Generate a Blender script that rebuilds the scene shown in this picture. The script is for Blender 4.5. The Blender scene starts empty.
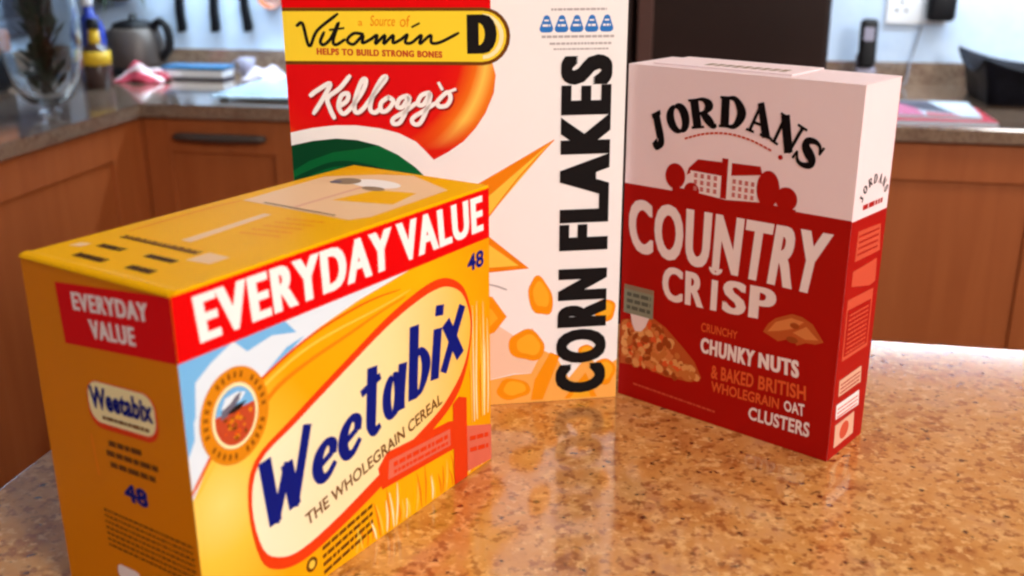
import bpy, bmesh, math, random
from mathutils import Vector, Matrix
rnd = random.Random(7)
SC = bpy.context.scene
COL = SC.collection
PI = math.pi
YAW = math.radians(11.0)          # the photographer is turned 11 degrees from the room's axes
TOP = 0.90                        # height of every worktop


def lin(c):
    out = []
    for v in c:
        v /= 255.0
        out.append(v / 12.92 if v <= 0.04045 else ((v + 0.055) / 1.055) ** 2.4)
    return (*out, 1.0)


# ------------------------------------------------------------------ materials
def mat(name, rgb, rough=0.5, metal=0.0, spec=0.5, trans=0.0, coat=0.0, emit=None):
    m = bpy.data.materials.new(name)
    m.use_nodes = True
    b = m.node_tree.nodes['Principled BSDF']
    b.inputs['Base Color'].default_value = lin(rgb)
    b.inputs['Roughness'].default_value = rough
    b.inputs['Metallic'].default_value = metal
    b.inputs['Specular IOR Level'].default_value = spec
    b.inputs['Transmission Weight'].default_value = trans
    b.inputs['Coat Weight'].default_value = coat
    return m


class NT:
    def __init__(self, m):
        self.t = m.node_tree
        self.b = self.t.nodes['Principled BSDF']

    def n(self, kind, **kw):
        nd = self.t.nodes.new(kind)
        for k, v in kw.items():
            if k in nd.inputs:
                nd.inputs[k].default_value = v
            else:
                setattr(nd, k, v)
        return nd

    def l(self, a, b):
        self.t.links.new(a, b)

    def ramp(self, fac, stops, interp='LINEAR'):
        r = self.t.nodes.new('ShaderNodeValToRGB')
        r.color_ramp.interpolation = interp
        e = r.color_ramp.elements
        while len(e) < len(stops):
            e.new(0.5)
        for el, (p, c) in zip(e, stops):
            el.position = p
            el.color = lin(c)
        self.l(fac, r.inputs[0])
        return r.outputs['Color']

    def mix(self, fac, a, b):
        m = self.t.nodes.new('ShaderNodeMix')
        m.data_type = 'RGBA'
        if hasattr(fac, 'links'):
            self.l(fac, m.inputs[0])
        else:
            m.inputs[0].default_value = fac
        for s, i in ((a, 6), (b, 7)):
            if hasattr(s, 'links'):
                self.l(s, m.inputs[i])
            else:
                m.inputs[i].default_value = lin(s)
        return m.outputs[2]


def granite(name, dark=0.0, grey=False):
    m = mat(name, (190, 135, 85), 0.14, spec=0.6, coat=1.0)
    m.node_tree.nodes['Principled BSDF'].inputs['Coat Roughness'].default_value = 0.09
    m.node_tree.nodes['Principled BSDF'].inputs['Coat IOR'].default_value = 1.68
    g = NT(m)
    tc = g.n('ShaderNodeTexCoord')
    co = tc.outputs['Object']
    def noise(scale, detail, off):
        mp = g.n('ShaderNodeMapping')
        mp.inputs['Location'].default_value = (off, off * .7, off * .3)
        g.l(co, mp.inputs['Vector'])
        n = g.n('ShaderNodeTexNoise', Scale=scale, Detail=detail, Roughness=0.6)
        g.l(mp.outputs[0], n.inputs['Vector'])
        return n.outputs['Fac']

    # cloudy ground, pale crystals, brown grains, a few near-black grains
    base = g.ramp(noise(26.0, 4.0, 0.0), [(0.32, (176, 112, 56)), (0.48, (204, 144, 76)), (0.60, (210, 155, 92)), (0.72, (192, 138, 92))])
    pale = g.ramp(noise(150.0, 2.0, 3.1), [(0.54, (0, 0, 0)), (0.66, (255, 255, 255))])
    c1 = g.mix(pale, base, (228, 178, 112))
    brown = g.ramp(noise(135.0, 2.5, 7.7), [(0.36, (225, 225, 225)), (0.47, (0, 0, 0))])
    c1 = g.mix(brown, c1, (142, 78, 32))
    dens = g.ramp(noise(14.0, 2.0, 11.0), [(0.38, (0, 0, 0)), (0.58, (255, 255, 255))])
    blk = g.ramp(noise(110.0, 1.5, 5.3), [(0.30, (240, 240, 240)), (0.37, (0, 0, 0))])
    blk2 = g.mix(dens, blk, (0, 0, 0))
    blk3 = g.ramp(noise(120.0, 1.5, 15.3), [(0.27, (240, 240, 240)), (0.33, (0, 0, 0))])
    c1 = g.mix(blk2, c1, (74, 38, 16))
    c2 = g.mix(blk3, c1, (66, 34, 18))
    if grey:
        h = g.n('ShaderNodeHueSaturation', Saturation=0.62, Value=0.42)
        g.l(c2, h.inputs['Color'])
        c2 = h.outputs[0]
    g.l(c2, g.b.inputs['Base Color'])
    return m


def wood(name, a, b, rough=0.42):
    m = mat(name, a, rough)
    g = NT(m)
    tc = g.n('ShaderNodeTexCoord')
    mp = g.n('ShaderNodeMapping')
    mp.inputs['Scale'].default_value = (26, 26, 2.2)
    g.l(tc.outputs['Object'], mp.inputs['Vector'])
    n = g.n('ShaderNodeTexNoise', Scale=1.0, Detail=5.0, Roughness=0.6, Distortion=0.6)
    g.l(mp.outputs[0], n.inputs['Vector'])
    g.l(g.ramp(n.outputs['Fac'], [(0.3, b), (0.7, a)]), g.b.inputs['Base Color'])
    return m


def noisy(name, a, b, scale, rough=0.6):
    m = mat(name, a, rough)
    g = NT(m)
    tc = g.n('ShaderNodeTexCoord')
    n = g.n('ShaderNodeTexNoise', Scale=scale, Detail=4.0)
    g.l(tc.outputs['Object'], n.inputs['Vector'])
    g.l(g.ramp(n.outputs['Fac'], [(0.35, b), (0.65, a)]), g.b.inputs['Base Color'])
    return m


M = {}
M['granite'] = granite('speckled_granite')
M['granite_shaded'] = granite('shaded_granite', grey=True)  # same stone as the foreground, cool light and shade put into its colour
M['wood'] = wood('cherry_wood', (180, 98, 48), (166, 86, 38), 0.5)
M['wood_side'] = wood('cherry_wood_shell', (168, 90, 44), (152, 78, 36), 0.5)
M['plinth'] = mat('plinth_brown', (70, 42, 26), 0.6)
M['wall'] = noisy('pale_blue_paint', (206, 226, 248), (198, 220, 246), 30, 0.7)
M['beige'] = mat('beige_paint', (150, 138, 122), 0.8)
M['window_frame'] = mat('dark_frame', (40, 44, 60), 0.5)
M['night_glass'] = mat('night_glass', (14, 22, 44), 0.08)
M['ceil'] = mat('ceiling_white', (238, 234, 226), 0.8)
M['floor'] = noisy('floor_tile', (150, 118, 92), (128, 98, 74), 6, 0.45)
M['pewter'] = mat('dark_pewter', (84, 74, 68), 0.42, 0.3)
M['steel'] = mat('brushed_steel', (190, 194, 200), 0.3, 1.0)
M['black'] = mat('black_plastic', (10, 10, 14), 0.45, spec=.3)
M['leather'] = noisy('black_leather', (16, 16, 26), (8, 8, 16), 60, 0.5)
M['fridge'] = noisy('dark_brown_gloss', (44, 26, 22), (36, 20, 17), 3, 0.35)
M['fridge_edge'] = mat('dark_brown_edge', (92, 60, 52), 0.45)
M['white_plastic'] = mat('white_plastic', (236, 238, 240), 0.35)
M['leather'].node_tree.nodes['Principled BSDF'].inputs['Specular IOR Level'].default_value = 0.12
M['grey_plastic'] = mat('grey_plastic', (150, 146, 164), 0.4)
M['glass'] = mat('clear_glass', (242, 248, 252), 0.02, trans=1.0)
M['glass_board'] = mat('pale_blue_glass', (186, 220, 240), 0.12, coat=0.4)
M['board_edge'] = mat('board_foot', (60, 62, 70), 0.5)
M['copper'] = mat('copper', (206, 128, 88), 0.3, 0.7)
M['enamel'] = mat('pale_enamel', (232, 214, 214), 0.35)
M['cobalt'] = mat('cobalt_plastic', (28, 52, 150), 0.35)
M['green_glass'] = mat('dark_green_glass', (14, 30, 30), 0.2)
M['label_yellow'] = mat('label_yellow', (220, 176, 24), 0.5)
M['coffee'] = mat('dark_brown_contents', (58, 34, 30), 0.3, coat=0.5)
M['cloth_red'] = noisy('red_pink_cloth', (206, 70, 92), (150, 28, 46), 40, 0.85)
M['cloth_white'] = noisy('white_pink_cloth', (236, 226, 234), (204, 190, 206), 40, 0.85)
M['lid_blue'] = mat('blue_lid', (52, 108, 150), 0.4)
M['leaf'] = noisy('dark_leaf', (30, 56, 36), (16, 34, 22), 40, 0.6)
M['stem'] = noisy('dark_stem', (64, 48, 34), (34, 30, 22), 50, 0.7)
M['mag_red'] = mat('magazine_red', (196, 36, 58), 0.35)
M['mag_pink'] = mat('magazine_pink', (206, 92, 142), 0.35)
M['mag_dark'] = mat('magazine_dark', (58, 58, 78), 0.35)
M['mag_white'] = mat('magazine_white', (206, 226, 240), 0.35)
M['cable'] = mat('grey_cable', (120, 124, 136), 0.5)
M['orange_wood'] = wood('orange_wood', (186, 104, 36), (160, 82, 26))
M['terracotta'] = mat('dark_pot', (74, 60, 60), 0.7)


def ink(name, rgb, rough=0.5):
    M[name] = mat('print_' + name, rgb, rough, spec=0.06)


for n_, c_ in dict(red=(226, 4, 8), white=(250, 246, 242), yellow=(250, 184, 0), orange=(240, 132, 14), deep_orange=(228, 92, 14), navy=(14, 26, 120),
                   cream=(255, 236, 180), line_red=(232, 62, 16), sky=(120, 186, 236), sky_white=(228, 238, 248), brown=(112, 62, 14), dark=(34, 26, 22),
                   card_orange=(226, 130, 0), coral=(226, 108, 82), straw=(246, 200, 70), badge=(224, 136, 18), badge_dark=(150, 82, 12),
                   k_white=(250, 242, 238), k_green=(10, 98, 48), k_green_dark=(8, 66, 36), k_black=(26, 22, 22), k_blue=(52, 120, 196), k_grey=(190, 176, 174),
                   pill=(252, 212, 50), flake=(250, 150, 14), flake_light=(252, 176, 40), wash=(252, 176, 84), peach=(250, 206, 176), k_shadow=(150, 20, 20),
                   j_red=(176, 20, 12), j_white=(252, 228, 230), j_black=(18, 14, 16), j_pale=(250, 232, 230), j_orange=(232, 98, 48), j_window=(206, 120, 116),
                   oat=(212, 124, 60), oat_light=(236, 168, 98), oat_dark=(164, 74, 30), tag_grey=(146, 150, 128), tag_dark=(96, 100, 88), almond=(196, 92, 42), almond_light=(224, 134, 72),
                   j_coral=(214, 84, 58), top_cream=(244, 204, 160), top_grey=(140, 110, 80), kraft=(150, 128, 104), pinkish=(232, 178, 150), fig_red=(196, 74, 40), fig_grey=(110, 104, 120)).items():
    ink(n_, c_)


def front_gradient():
    """printed yellow design: pale glow around the badge corner turning orange towards the edges"""
    m = mat('print_yellow_field', (250, 180, 20), 0.5, spec=0.06)
    g = NT(m)
    tc = g.n('ShaderNodeTexCoord')
    v = g.n('ShaderNodeVectorMath', operation='DISTANCE')
    g.l(tc.outputs['Object'], v.inputs[0])
    v.inputs[1].default_value = (0.018 - 0.1335, -0.06, 0.085)
    mr = g.n('ShaderNodeMapRange')
    g.l(v.outputs['Value'], mr.inputs[0])
    mr.inputs[2].default_value = 0.26
    g.l(g.ramp(mr.outputs[0], [(0.0, (255, 220, 120)), (0.12, (254, 200, 64)), (0.3, (252, 168, 8)), (0.75, (254, 178, 10)), (1.0, (248, 156, 4))]), g.b.inputs['Base Color'])
    return m


def swoosh_gradient():
    """printed red quarter disc with an orange and yellow band along its round edge"""
    m = mat('print_red_disc', (214, 16, 16), 0.5, spec=0.06)
    g = NT(m)
    tc = g.n('ShaderNodeTexCoord')
    v = g.n('ShaderNodeVectorMath', operation='DISTANCE')
    g.l(tc.outputs['Object'], v.inputs[0])
    v.inputs[1].default_value = (0.052 - 0.126, -0.0376, 0.292)
    mr = g.n('ShaderNodeMapRange')
    g.l(v.outputs['Value'], mr.inputs[0])
    mr.inputs[1].default_value = 0.06
    mr.inputs[2].default_value = 0.112
    col = g.ramp(mr.outputs[0], [(0.0, (220, 12, 16)), (0.30, (226, 24, 14)), (0.52, (240, 110, 24)), (0.66, (252, 200, 86)), (0.80, (244, 130, 34)), (1.0, (214, 40, 16))])
    # the band fades out towards the lower tip
    sx = g.n('ShaderNodeSeparateXYZ')
    g.l(tc.outputs['Object'], sx.inputs[0])
    m2 = g.n('ShaderNodeMapRange')
    g.l(sx.outputs['Z'], m2.inputs[0])
    m2.inputs[1].default_value = 0.214
    m2.inputs[2].default_value = 0.236
    g.l(g.mix(m2.outputs[0], (222, 30, 16), col), g.b.inputs['Base Color'])
    return m


def cream_gradient():
    m = mat('print_cream_fade', (255, 236, 190), 0.5, spec=0.06)
    g = NT(m)
    tc = g.n('ShaderNodeTexCoord')
    sx = g.n('ShaderNodeSeparateXYZ')
    g.l(tc.outputs['Object'], sx.inputs[0])
    mr = g.n('ShaderNodeMapRange')
    g.l(sx.outputs['X'], mr.inputs[0])
    mr.inputs[1].default_value = -0.09
    mr.inputs[2].default_value = 0.115
    g.l(g.ramp(mr.outputs[0], [(0.0, (255, 240, 204)), (0.55, (255, 226, 160)), (1.0, (255, 190, 60))]), g.b.inputs['Base Color'])
    return m


M['cream_fade'] = cream_gradient()
M['field'] = front_gradient()
M['disc'] = swoosh_gradient()


# ------------------------------------------------------------------ mesh helpers
def link_bm(name, bm, mats, parent=None, smooth=False, loc=None, rot=None):
    me = bpy.data.meshes.new(name)
    bm.normal_update()
    bm.to_mesh(me)
    bm.free()
    for m in (mats if isinstance(mats, (list, tuple)) else [mats]):
        me.materials.append(m)
    if smooth:
        for p in me.polygons:
            p.use_smooth = True
    o = bpy.data.objects.new(name, me)
    COL.objects.link(o)
    if parent:
        o.parent = parent
    if loc is not None:
        o.location = loc
    if rot is not None:
        o.rotation_euler = rot
    return o


def add_box(bm, lo, hi, mi=0, bev=0.0, seg=2):
    c = [(a + b) / 2 for a, b in zip(lo, hi)]
    s = [max(1e-5, b - a) for a, b in zip(lo, hi)]
    r = bmesh.ops.create_cube(bm, size=1.0, matrix=Matrix.Translation(c) @ Matrix.Diagonal((*s, 1)))
    vs = r['verts']
    fs = set(f for v in vs for f in v.link_faces)
    for f in fs:
        f.material_index = mi
    if bev > 0:
        es = list(set(e for v in vs for e in v.link_edges))
        rb = bmesh.ops.bevel(bm, geom=es, offset=bev, segments=seg, affect='EDGES', profile=0.5)
        for f in rb['faces']:
            f.material_index = mi
    return vs


def add_lathe(bm, prof, center=(0, 0, 0), n=40, mi=0, cap_bottom=False, cap_top=False, sx=1.0, sy=1.0):
    rings = []
    cx, cy, cz = center
    for r, z in prof:
        rings.append([bm.verts.new((cx + r * sx * math.cos(2 * PI * i / n), cy + r * sy * math.sin(2 * PI * i / n), cz + z)) for i in range(n)])
    for a, b in zip(rings, rings[1:]):
        for i in range(n):
            f = bm.faces.new((a[i], a[(i + 1) % n], b[(i + 1) % n], b[i]))
            f.material_index = mi
    if cap_bottom:
        bm.faces.new(list(reversed(rings[0]))).material_index = mi
    if cap_top:
        bm.faces.new(rings[-1]).material_index = mi
    return rings


def catmull(pts, n=6):
    if len(pts) < 3:
        return [Vector(p) for p in pts]
    P = [Vector(p) for p in pts]
    P = [P[0] * 2 - P[1]] + P + [P[-1] * 2 - P[-2]]
    out = []
    for i in range(1, len(P) - 2):
        for k in range(n):
            t = k / n
            a, b, c, d = P[i - 1], P[i], P[i + 1], P[i + 2]
            out.append(0.5 * ((2 * b) + (c - a) * t + (2 * a - 5 * b + 4 * c - d) * t * t + (3 * b - a - 3 * c + d) * t ** 3))
    out.append(P[-2])
    return out


def add_tube(bm, pts, r, n=10, mi=0, smooth_n=6, radii=None):
    pp = catmull(pts, smooth_n)
    prev = None
    rings = []
    for i, p in enumerate(pp):
        d = (pp[min(i + 1, len(pp) - 1)] - pp[max(i - 1, 0)]).normalized()
        if prev is None:
            u = d.orthogonal().normalized()
        else:
            u = (prev - d * prev.dot(d)).normalized()
        prev = u
        w = d.cross(u)
        rr = r if radii is None else radii(i / (len(pp) - 1))
        rings.append([bm.verts.new(p + (u * math.cos(2 * PI * k / n) + w * math.sin(2 * PI * k / n)) * rr) for k in range(n)])
    for a, b in zip(rings, rings[1:]):
        for k in range(n):
            f = bm.faces.new((a[k], a[(k + 1) % n], b[(k + 1) % n], b[k]))
            f.material_index = mi
    bm.faces.new(list(reversed(rings[0]))).material_index = mi
    bm.faces.new(rings[-1]).material_index = mi


def tag(o, label, cat, group=None):
    o['label'] = label
    o['category'] = cat
    if group:
        o['group'] = group
    return o


def structure(o):
    o['kind'] = 'structure'
    return o


def thing(name, label, cat, loc=(0, 0, 0), rz=0.0, group=None):
    o = bpy.data.objects.new(name, None)
    o.empty_display_size = 0.05
    COL.objects.link(o)
    o.location = loc
    o.rotation_euler = (0, 0, rz)
    return tag(o, label, cat, group)


# ------------------------------------------------------------------ lettering
_glyphs = {}


def glyphs(text, bold=0.0, space=0.0):
    """2-D mesh of a piece of lettering, scaled to the unit square"""
    key = (text, bold, space)
    if key in _glyphs:
        return _glyphs[key]
    cu = bpy.data.curves.new('lettering', 'FONT')
    cu.body = text
    cu.size = 1.0
    cu.offset = bold
    cu.resolution_u = 4
    cu.fill_mode = 'FRONT'
    cu.space_character = 1.0 + bold * 1.2 + space * 1.25
    ob = bpy.data.objects.new('lettering', cu)
    COL.objects.link(ob)
    dg = bpy.context.evaluated_depsgraph_get()
    dg.update()
    me = bpy.data.meshes.new_from_object(ob.evaluated_get(dg))
    vs = [(v.co.x, v.co.y) for v in me.vertices]
    fs = [tuple(p.vertices) for p in me.polygons]
    bpy.data.objects.remove(ob)
    bpy.data.curves.remove(cu)
    bpy.data.meshes.remove(me)
    x0, x1 = min(v[0] for v in vs), max(v[0] for v in vs)
    y0, y1 = min(v[1] for v in vs), max(v[1] for v in vs)
    vs = [((x - x0) / (x1 - x0), (y - y0) / (y1 - y0)) for x, y in vs]
    _glyphs[key] = (vs, fs, (x1 - x0) / (y1 - y0))
    return _glyphs[key]


def quad(bl, br, tr, tl):
    def f(u, v):
        return tuple((bl[i] * (1 - u) + br[i] * u) * (1 - v) + (tl[i] * (1 - u) + tr[i] * u) * v for i in (0, 1))
    return f


def rect(s0, t0, s1, t1):
    return quad((s0, t0), (s1, t0), (s1, t1), (s0, t1))


def italic(fn, k):
    return lambda u, v: fn(u + k * (v - 0.5), v)


class Panel:
    """one side of a carton: card plus everything printed on it, in millimetres (s to the right, t up) as seen from outside"""
    EPS = 0.00008

    def __init__(self, place, card_lo, card_hi, base):
        self.bm = bmesh.new()
        self.place = place
        self.mats = []
        self.k = 0
        add_box(self.bm, card_lo, card_hi, self.mi(base))

    def mi(self, name):
        if name not in self.mats:
            self.mats.append(name)
        return self.mats.index(name)

    def v(self, s, t, layer):
        return self.bm.verts.new(self.place(s / 1000, t / 1000, layer * self.EPS + self.k * 2e-7))

    def poly(self, m, pts, layer=1):
        self.k += 1
        f = self.bm.faces.new([self.v(s, t, layer) for s, t in pts])
        f.material_index = self.mi(m)

    def box(self, m, s0, t0, s1, t1, layer=1):
        self.poly(m, [(s0, t0), (s1, t0), (s1, t1), (s0, t1)], layer)

    def ellipse(self, m, c, rx, ry, layer=1, rot=0.0, n=28, skew=0.0):
        cr, sr = math.cos(rot), math.sin(rot)
        pts = []
        for i in range(n):
            x, y = rx * math.cos(2 * PI * i / n), ry * math.sin(2 * PI * i / n)
            pts.append((c[0] + x * cr - y * sr, c[1] + x * sr + y * cr + skew * x))
        self.poly(m, pts, layer)

    def stroke(self, m, pts, w, layer=2, n=6, widths=None, mapfn=None, cap=True):
        """ribbon along a smooth path; w or widths (per point) in mm"""
        self.k += 1
        W = widths or [w] * len(pts)
        pp = catmull([(p[0], p[1], wi) for p, wi in zip(pts, W)], n)
        L, R = [], []
        for i, p in enumerate(pp):
            d = pp[min(i + 1, len(pp) - 1)] - pp[max(i - 1, 0)]
            d = Vector((d.x, d.y)).normalized()
            nn = Vector((-d.y, d.x)) * p.z / 2
            ext = Vector((0, 0))
            if cap and i == 0:
                ext = -d * p.z * 0.3
            if cap and i == len(pp) - 1:
                ext = d * p.z * 0.3
            sh = 0.65 if cap and i in (0, len(pp) - 1) else 1.0
            L.append((p.x + nn.x * sh + ext.x, p.y + nn.y * sh + ext.y))
            R.append((p.x - nn.x * sh + ext.x, p.y - nn.y * sh + ext.y))
        f = mapfn or (lambda u, v: (u, v))
        lv = [self.v(*f(*q), layer) for q in L]
        rv = [self.v(*f(*q), layer) for q in R]
        mi = self.mi(m)
        for i in range(len(lv) - 1):
            self.bm.faces.new((lv[i], rv[i], rv[i + 1], lv[i + 1])).material_index = mi

    def text(self, m, text, mapfn, bold=0.02, layer=3, heavy=0.0, space=0.0):
        """heavy: how much wider (in letter heights) the upright strokes are than the font's"""
        vs, fs, asp = glyphs(text, bold, space + heavy)
        mi = self.mi(m)
        e = heavy / asp / 2
        n = 1 if heavy == 0 else max(2, int(heavy / 0.05) + 2)
        for c in range(n):
            self.k += 1
            du = 0 if n == 1 else -e + 2 * e * c / (n - 1)
            bv = [self.v(*mapfn(e + u * (1 - 2 * e) + du, v), layer) for u, v in vs]
            for f in fs:
                try:
                    self.bm.faces.new([bv[i] for i in f]).material_index = mi
                except ValueError:
                    pass

    def dashes(self, m, p0, p1, h, layer=3, gap=0.25, seed=1):
        """a line of print too small to read: short bars of uneven length"""
        r = random.Random(seed)
        d = Vector((p1[0] - p0[0], p1[1] - p0[1]))
        ln = d.length
        d.normalize()
        nn = Vector((0, 1)) if abs(d.x) > abs(d.y) else Vector((1, 0))
        x = 0.0
        while x < ln:
            w = min(r.uniform(1.2, 4.2) * h * 0.7, ln - x)
            a = Vector(p0) + d * x
            b = Vector(p0) + d * (x + w)
            self.poly(m, [tuple(a), tuple(b), tuple(b + nn * h), tuple(a + nn * h)], layer)
            x += w + h * gap * 1.6

    def done(self, name, parent):
        return link_bm(name, self.bm, [M[x] for x in self.mats], parent)


def carton(name, label, W, D, H, loc, yaw, bases, lid=0.0012):
    """Empty at the base centre and the six panels, not yet linked: dictionary of Panel"""
    root = thing(name, label, 'cereal box', loc, yaw)
    e = 0.0006
    w, d = W / 2, D / 2
    P = {
        'front_panel': Panel(lambda s, t, o: (-w + s, -d - o, t), (-w, -d, 0), (w, -d + e, H), bases[0]),
        'left': Panel(lambda s, t, o: (-w - o, d - s, t), (-w, -d + e, 0), (-w + e, d - e, H), bases[1]),
        'right': Panel(lambda s, t, o: (w + o, -d + s, t), (w - e, -d + e, 0), (w, d - e, H), bases[2]),
        'back_panel': Panel(lambda s, t, o: (w - s, d + o, t), (-w, d - e, 0), (w, d, H), bases[3]),
        'top_panel': Panel(lambda s, t, o: (-w + s, -d + t, H + lid + o), (-w, -d, H + 2e-5), (w, d, H + lid), bases[4]),
    }
    return root, P


def finish(root, P):
    for k, p in P.items():
        p.done({'left': 'side_panel', 'right': 'side_panel'}.get(k, k), root)


def to_room(x, y):
    c, s = math.cos(YAW), math.sin(YAW)
    return c * x - s * y, s * x + c * y


def carton_place(x, y, yaw, W, D):
    """front-left foot in the camera's ground frame -> base centre in the room"""
    cx = x + math.cos(yaw) * W / 2 - math.sin(yaw) * D / 2
    cy = y + math.sin(yaw) * W / 2 + math.cos(yaw) * D / 2
    a, b = to_room(cx, cy)
    return (a, b, TOP + 0.0004), yaw + YAW


# ================================================================== CEREAL BOX 1: yellow wheat biscuits
Wd, Dd, Hd = 0.26707, 0.12006, 0.20569
loc, rz = carton_place(-0.16213, 0.46541, 0.991209, Wd, Dd)
root, P = carton('cereal_box', 'low wide yellow cereal box with a red EVERYDAY VALUE band, on the left', Wd, Dd, Hd, loc, rz,
                 ['field', 'card_orange', 'card_orange', 'card_orange', 'yellow'], 0.0018)
f = P['front_panel']
# sky corner, swooshes
f.poly('sky_white', [(0, 171), (0, 96), (12, 112), (39, 139), (70, 152), (98, 159), (130, 165), (180, 171)], 1)
f.poly('sky', [(0, 171), (0, 128), (7, 140), (9, 158), (20, 165), (34, 171)], 2)
f.poly('sky', [(0, 120), (5, 128), (6, 146), (0, 152)], 2)
f.poly('sky', [(36, 171), (44, 163), (62, 166), (80, 162), (72, 171)], 2)
f.poly('sky', [(54, 146), (72, 156), (86, 158), (70, 151)], 2)
f.stroke('deep_orange', [(-0.0, 100), (18, 119), (40, 138), (68, 150), (100, 158), (140, 162), (170, 161)], 1, 3, widths=[2.2, 2.2, 2.2, 2.0, 1.6, 1.2, 0.6])
f.stroke('straw', [(2, 97), (20, 115), (42, 134), (70, 146), (100, 152), (150, 155), (180, 158)], 1, 3, widths=[2.6, 2.6, 2.4, 2.0, 1.6, 1.2, .6])
f.stroke('orange', [(50, 128), (64, 136), (88, 142), (120, 147), (150, 152), (175, 155)], 1, 3, widths=[3, 3, 2.4, 2.0, 1.4, .8])
# wheat ears printed along the foot
for i in range(46):
    s = 118 + i * 3.2 + rnd.uniform(-1.5, 1.5)
    h = rnd.uniform(14, 34)
    s2 = min(265, s + rnd.uniform(-6, 6))
    if s < 264:
        f.stroke(rnd.choice(['straw', 'orange', 'cream', 'yellow']), [(s, 1.5), ((s + s2) / 2 + 1, h * .5), (s2, h)], 1, 2, n=3, widths=[1.0, 1.8, .6])
for i in range(12):
    s = 238 + rnd.uniform(0, 26)
    f.stroke(rnd.choice(['straw', 'orange', 'cream']), [(s, 40), (s + rnd.uniform(-1, 1), 70), (s + rnd.uniform(-2, 2), rnd.uniform(80, 130))], 1, 2, n=3, widths=[1.2, 1.6, .4])
# red band
f.box('red', 0, 171, 267.07, Hd * 1000, 4)
f.text('white', 'EVERYDAY', quad((14.6, 177.2), (163.5, 177.0), (163.5, 202.6), (12.2, 202.4)), 0.02, 6, 0.11)
f.text('white', 'VALUE', quad((171, 177.2), (260, 177.4), (259, 202.4), (167.5, 203)), 0.02, 6, 0.11)
f.text('navy', '48', rect(241, 152.5, 260, 164.5), 0.03, 5)


# the name lozenge with an orange-red outline that thickens above and below
def smooth(pts):
    q = [Vector((x, y)) for x, y in pts]
    out = []
    for i in range(len(q)):
        a, b, c, d = q[i - 1], q[i], q[(i + 1) % len(q)], q[(i + 2) % len(q)]
        for k in range(4):
            t = k / 4
            p = 0.5 * ((2 * b) + (c - a) * t + (2 * a - 5 * b + 4 * c - d) * t * t + (3 * b - a - 3 * c + d) * t ** 3)
            out.append((p.x, p.y))
    return out


f.poly('line_red', smooth([(35, 74), (42, 99.5), (72, 113.5), (114, 130.5), (154, 146), (183, 154), (205, 157), (222, 153.5), (237, 142), (244.8, 121), (243.6, 103), (237, 82), (224, 66), (200, 54), (141, 35.5), (102, 26), (72, 21.5), (52, 26.5), (40, 40)]), 4)
f.poly('cream_fade', smooth([(37.5, 74), (45.5, 97.5), (74, 109.5), (115, 125.5), (155, 140.5), (184, 148), (205, 150.6), (220, 148.4), (234.5, 139), (242.6, 121), (241.6, 103), (234, 86), (220, 73), (198, 61.5), (140, 45), (102, 34.5), (72, 29.5), (55, 33), (42.5, 45)]), 5)


def strokes(pn, m, fn, S, layer, k=1.0):
    for pts, w in S:
        W = w if isinstance(w, list) else [w] * len(pts)
        pn.stroke(m, pts, 1, layer, n=5, widths=[x * k for x in W], mapfn=fn, cap=False)


RING = lambda cx, cy, rx, ry, wx, wy: ([(cx + rx * math.sin(2 * PI * i / 16), cy + ry * math.cos(2 * PI * i / 16)) for i in range(17)], [wy + (wx - wy) * abs(math.sin(2 * PI * i / 16)) for i in range(17)])
BIX = {        # centre lines in the unit square, stroke widths in millimetres
    'W': [([(.07, 1), (.16, .03)], 8.0), ([(.15, .03), (.50, .72)], 5.6), ([(.47, .72), (.57, .03)], 8.0), ([(.55, .03), (.92, 1)], 6.0)],
    'e': [([(.20, .46), (.80, .55)], 3.6), ([(.82, .50), (.84, .76), (.58, .93), (.28, .78), (.18, .45), (.32, .14), (.60, .06), (.94, .24)], [5.6, 6.0, 4.4, 6.6, 7.6, 6.4, 4.4, 3.4])],
    't': [([(.62, 1), (.46, .3), (.46, .16), (.60, .05), (.90, .08)], [8, 8, 7, 5, 3.6]), ([(.03, .75), (1.0, .78)], 4.4)],
    'a': [RING(.44, .47, .28, .40, 7.2, 4.2), ([(.92, .97), (.82, .3), (.82, .01)], 7.2)],
    'b': [([(.28, 1), (.15, 0)], 8.2), ([(.2, .50), (.55, .59), (.82, .34), (.55, .05), (.16, .05)], [3.6, 4.6, 8.2, 4.6, 3.6])],
    'i': [([(.62, .68), (.36, 0)], 7.8), ([(.74, .84), (.82, .98)], 7.6)],
    'x': [([(.14, .97), (.86, .03)], 8.0), ([(.92, 1), (.06, 0)], 6.6)],
}


def mm_strokes(pn, m, fn, S, layer):
    for pts, w in S:
        pn.stroke(m, [fn(*p) for p in pts], 1, layer, n=5, widths=[1.18 * x for x in (w if isinstance(w, list) else [w] * len(pts))], cap=False)


for ch, q in (('W', [(47, 53.5), (85, 61), (86, 106), (46, 96.5)]), ('e', [(84, 62), (104.5, 66.8), (106, 91.5), (85, 86)]), ('e', [(106.5, 67), (127, 72), (128.5, 98), (107.5, 92)]),
              ('t', [(128, 71.5), (147, 76), (147.5, 121.5), (128.5, 117)]), ('a', [(148, 76.5), (169, 81.6), (171, 113.5), (149.5, 108)]), ('b', [(174.5, 82.4), (196.5, 87.5), (197.5, 136), (176, 132)]),
              ('i', [(198, 88), (207, 90), (211, 140.5), (202, 138)]), ('x', [(209.5, 90), (234, 95.5), (236, 132), (211.5, 125)])):
    mm_strokes(f, 'navy', quad(*q), BIX[ch], 7)
f.text('brown', 'THE WHOLEGRAIN CEREAL', quad((77, 41.5), (209, 68.5), (208, 77), (75.5, 50)), 0.02, 7)
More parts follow.
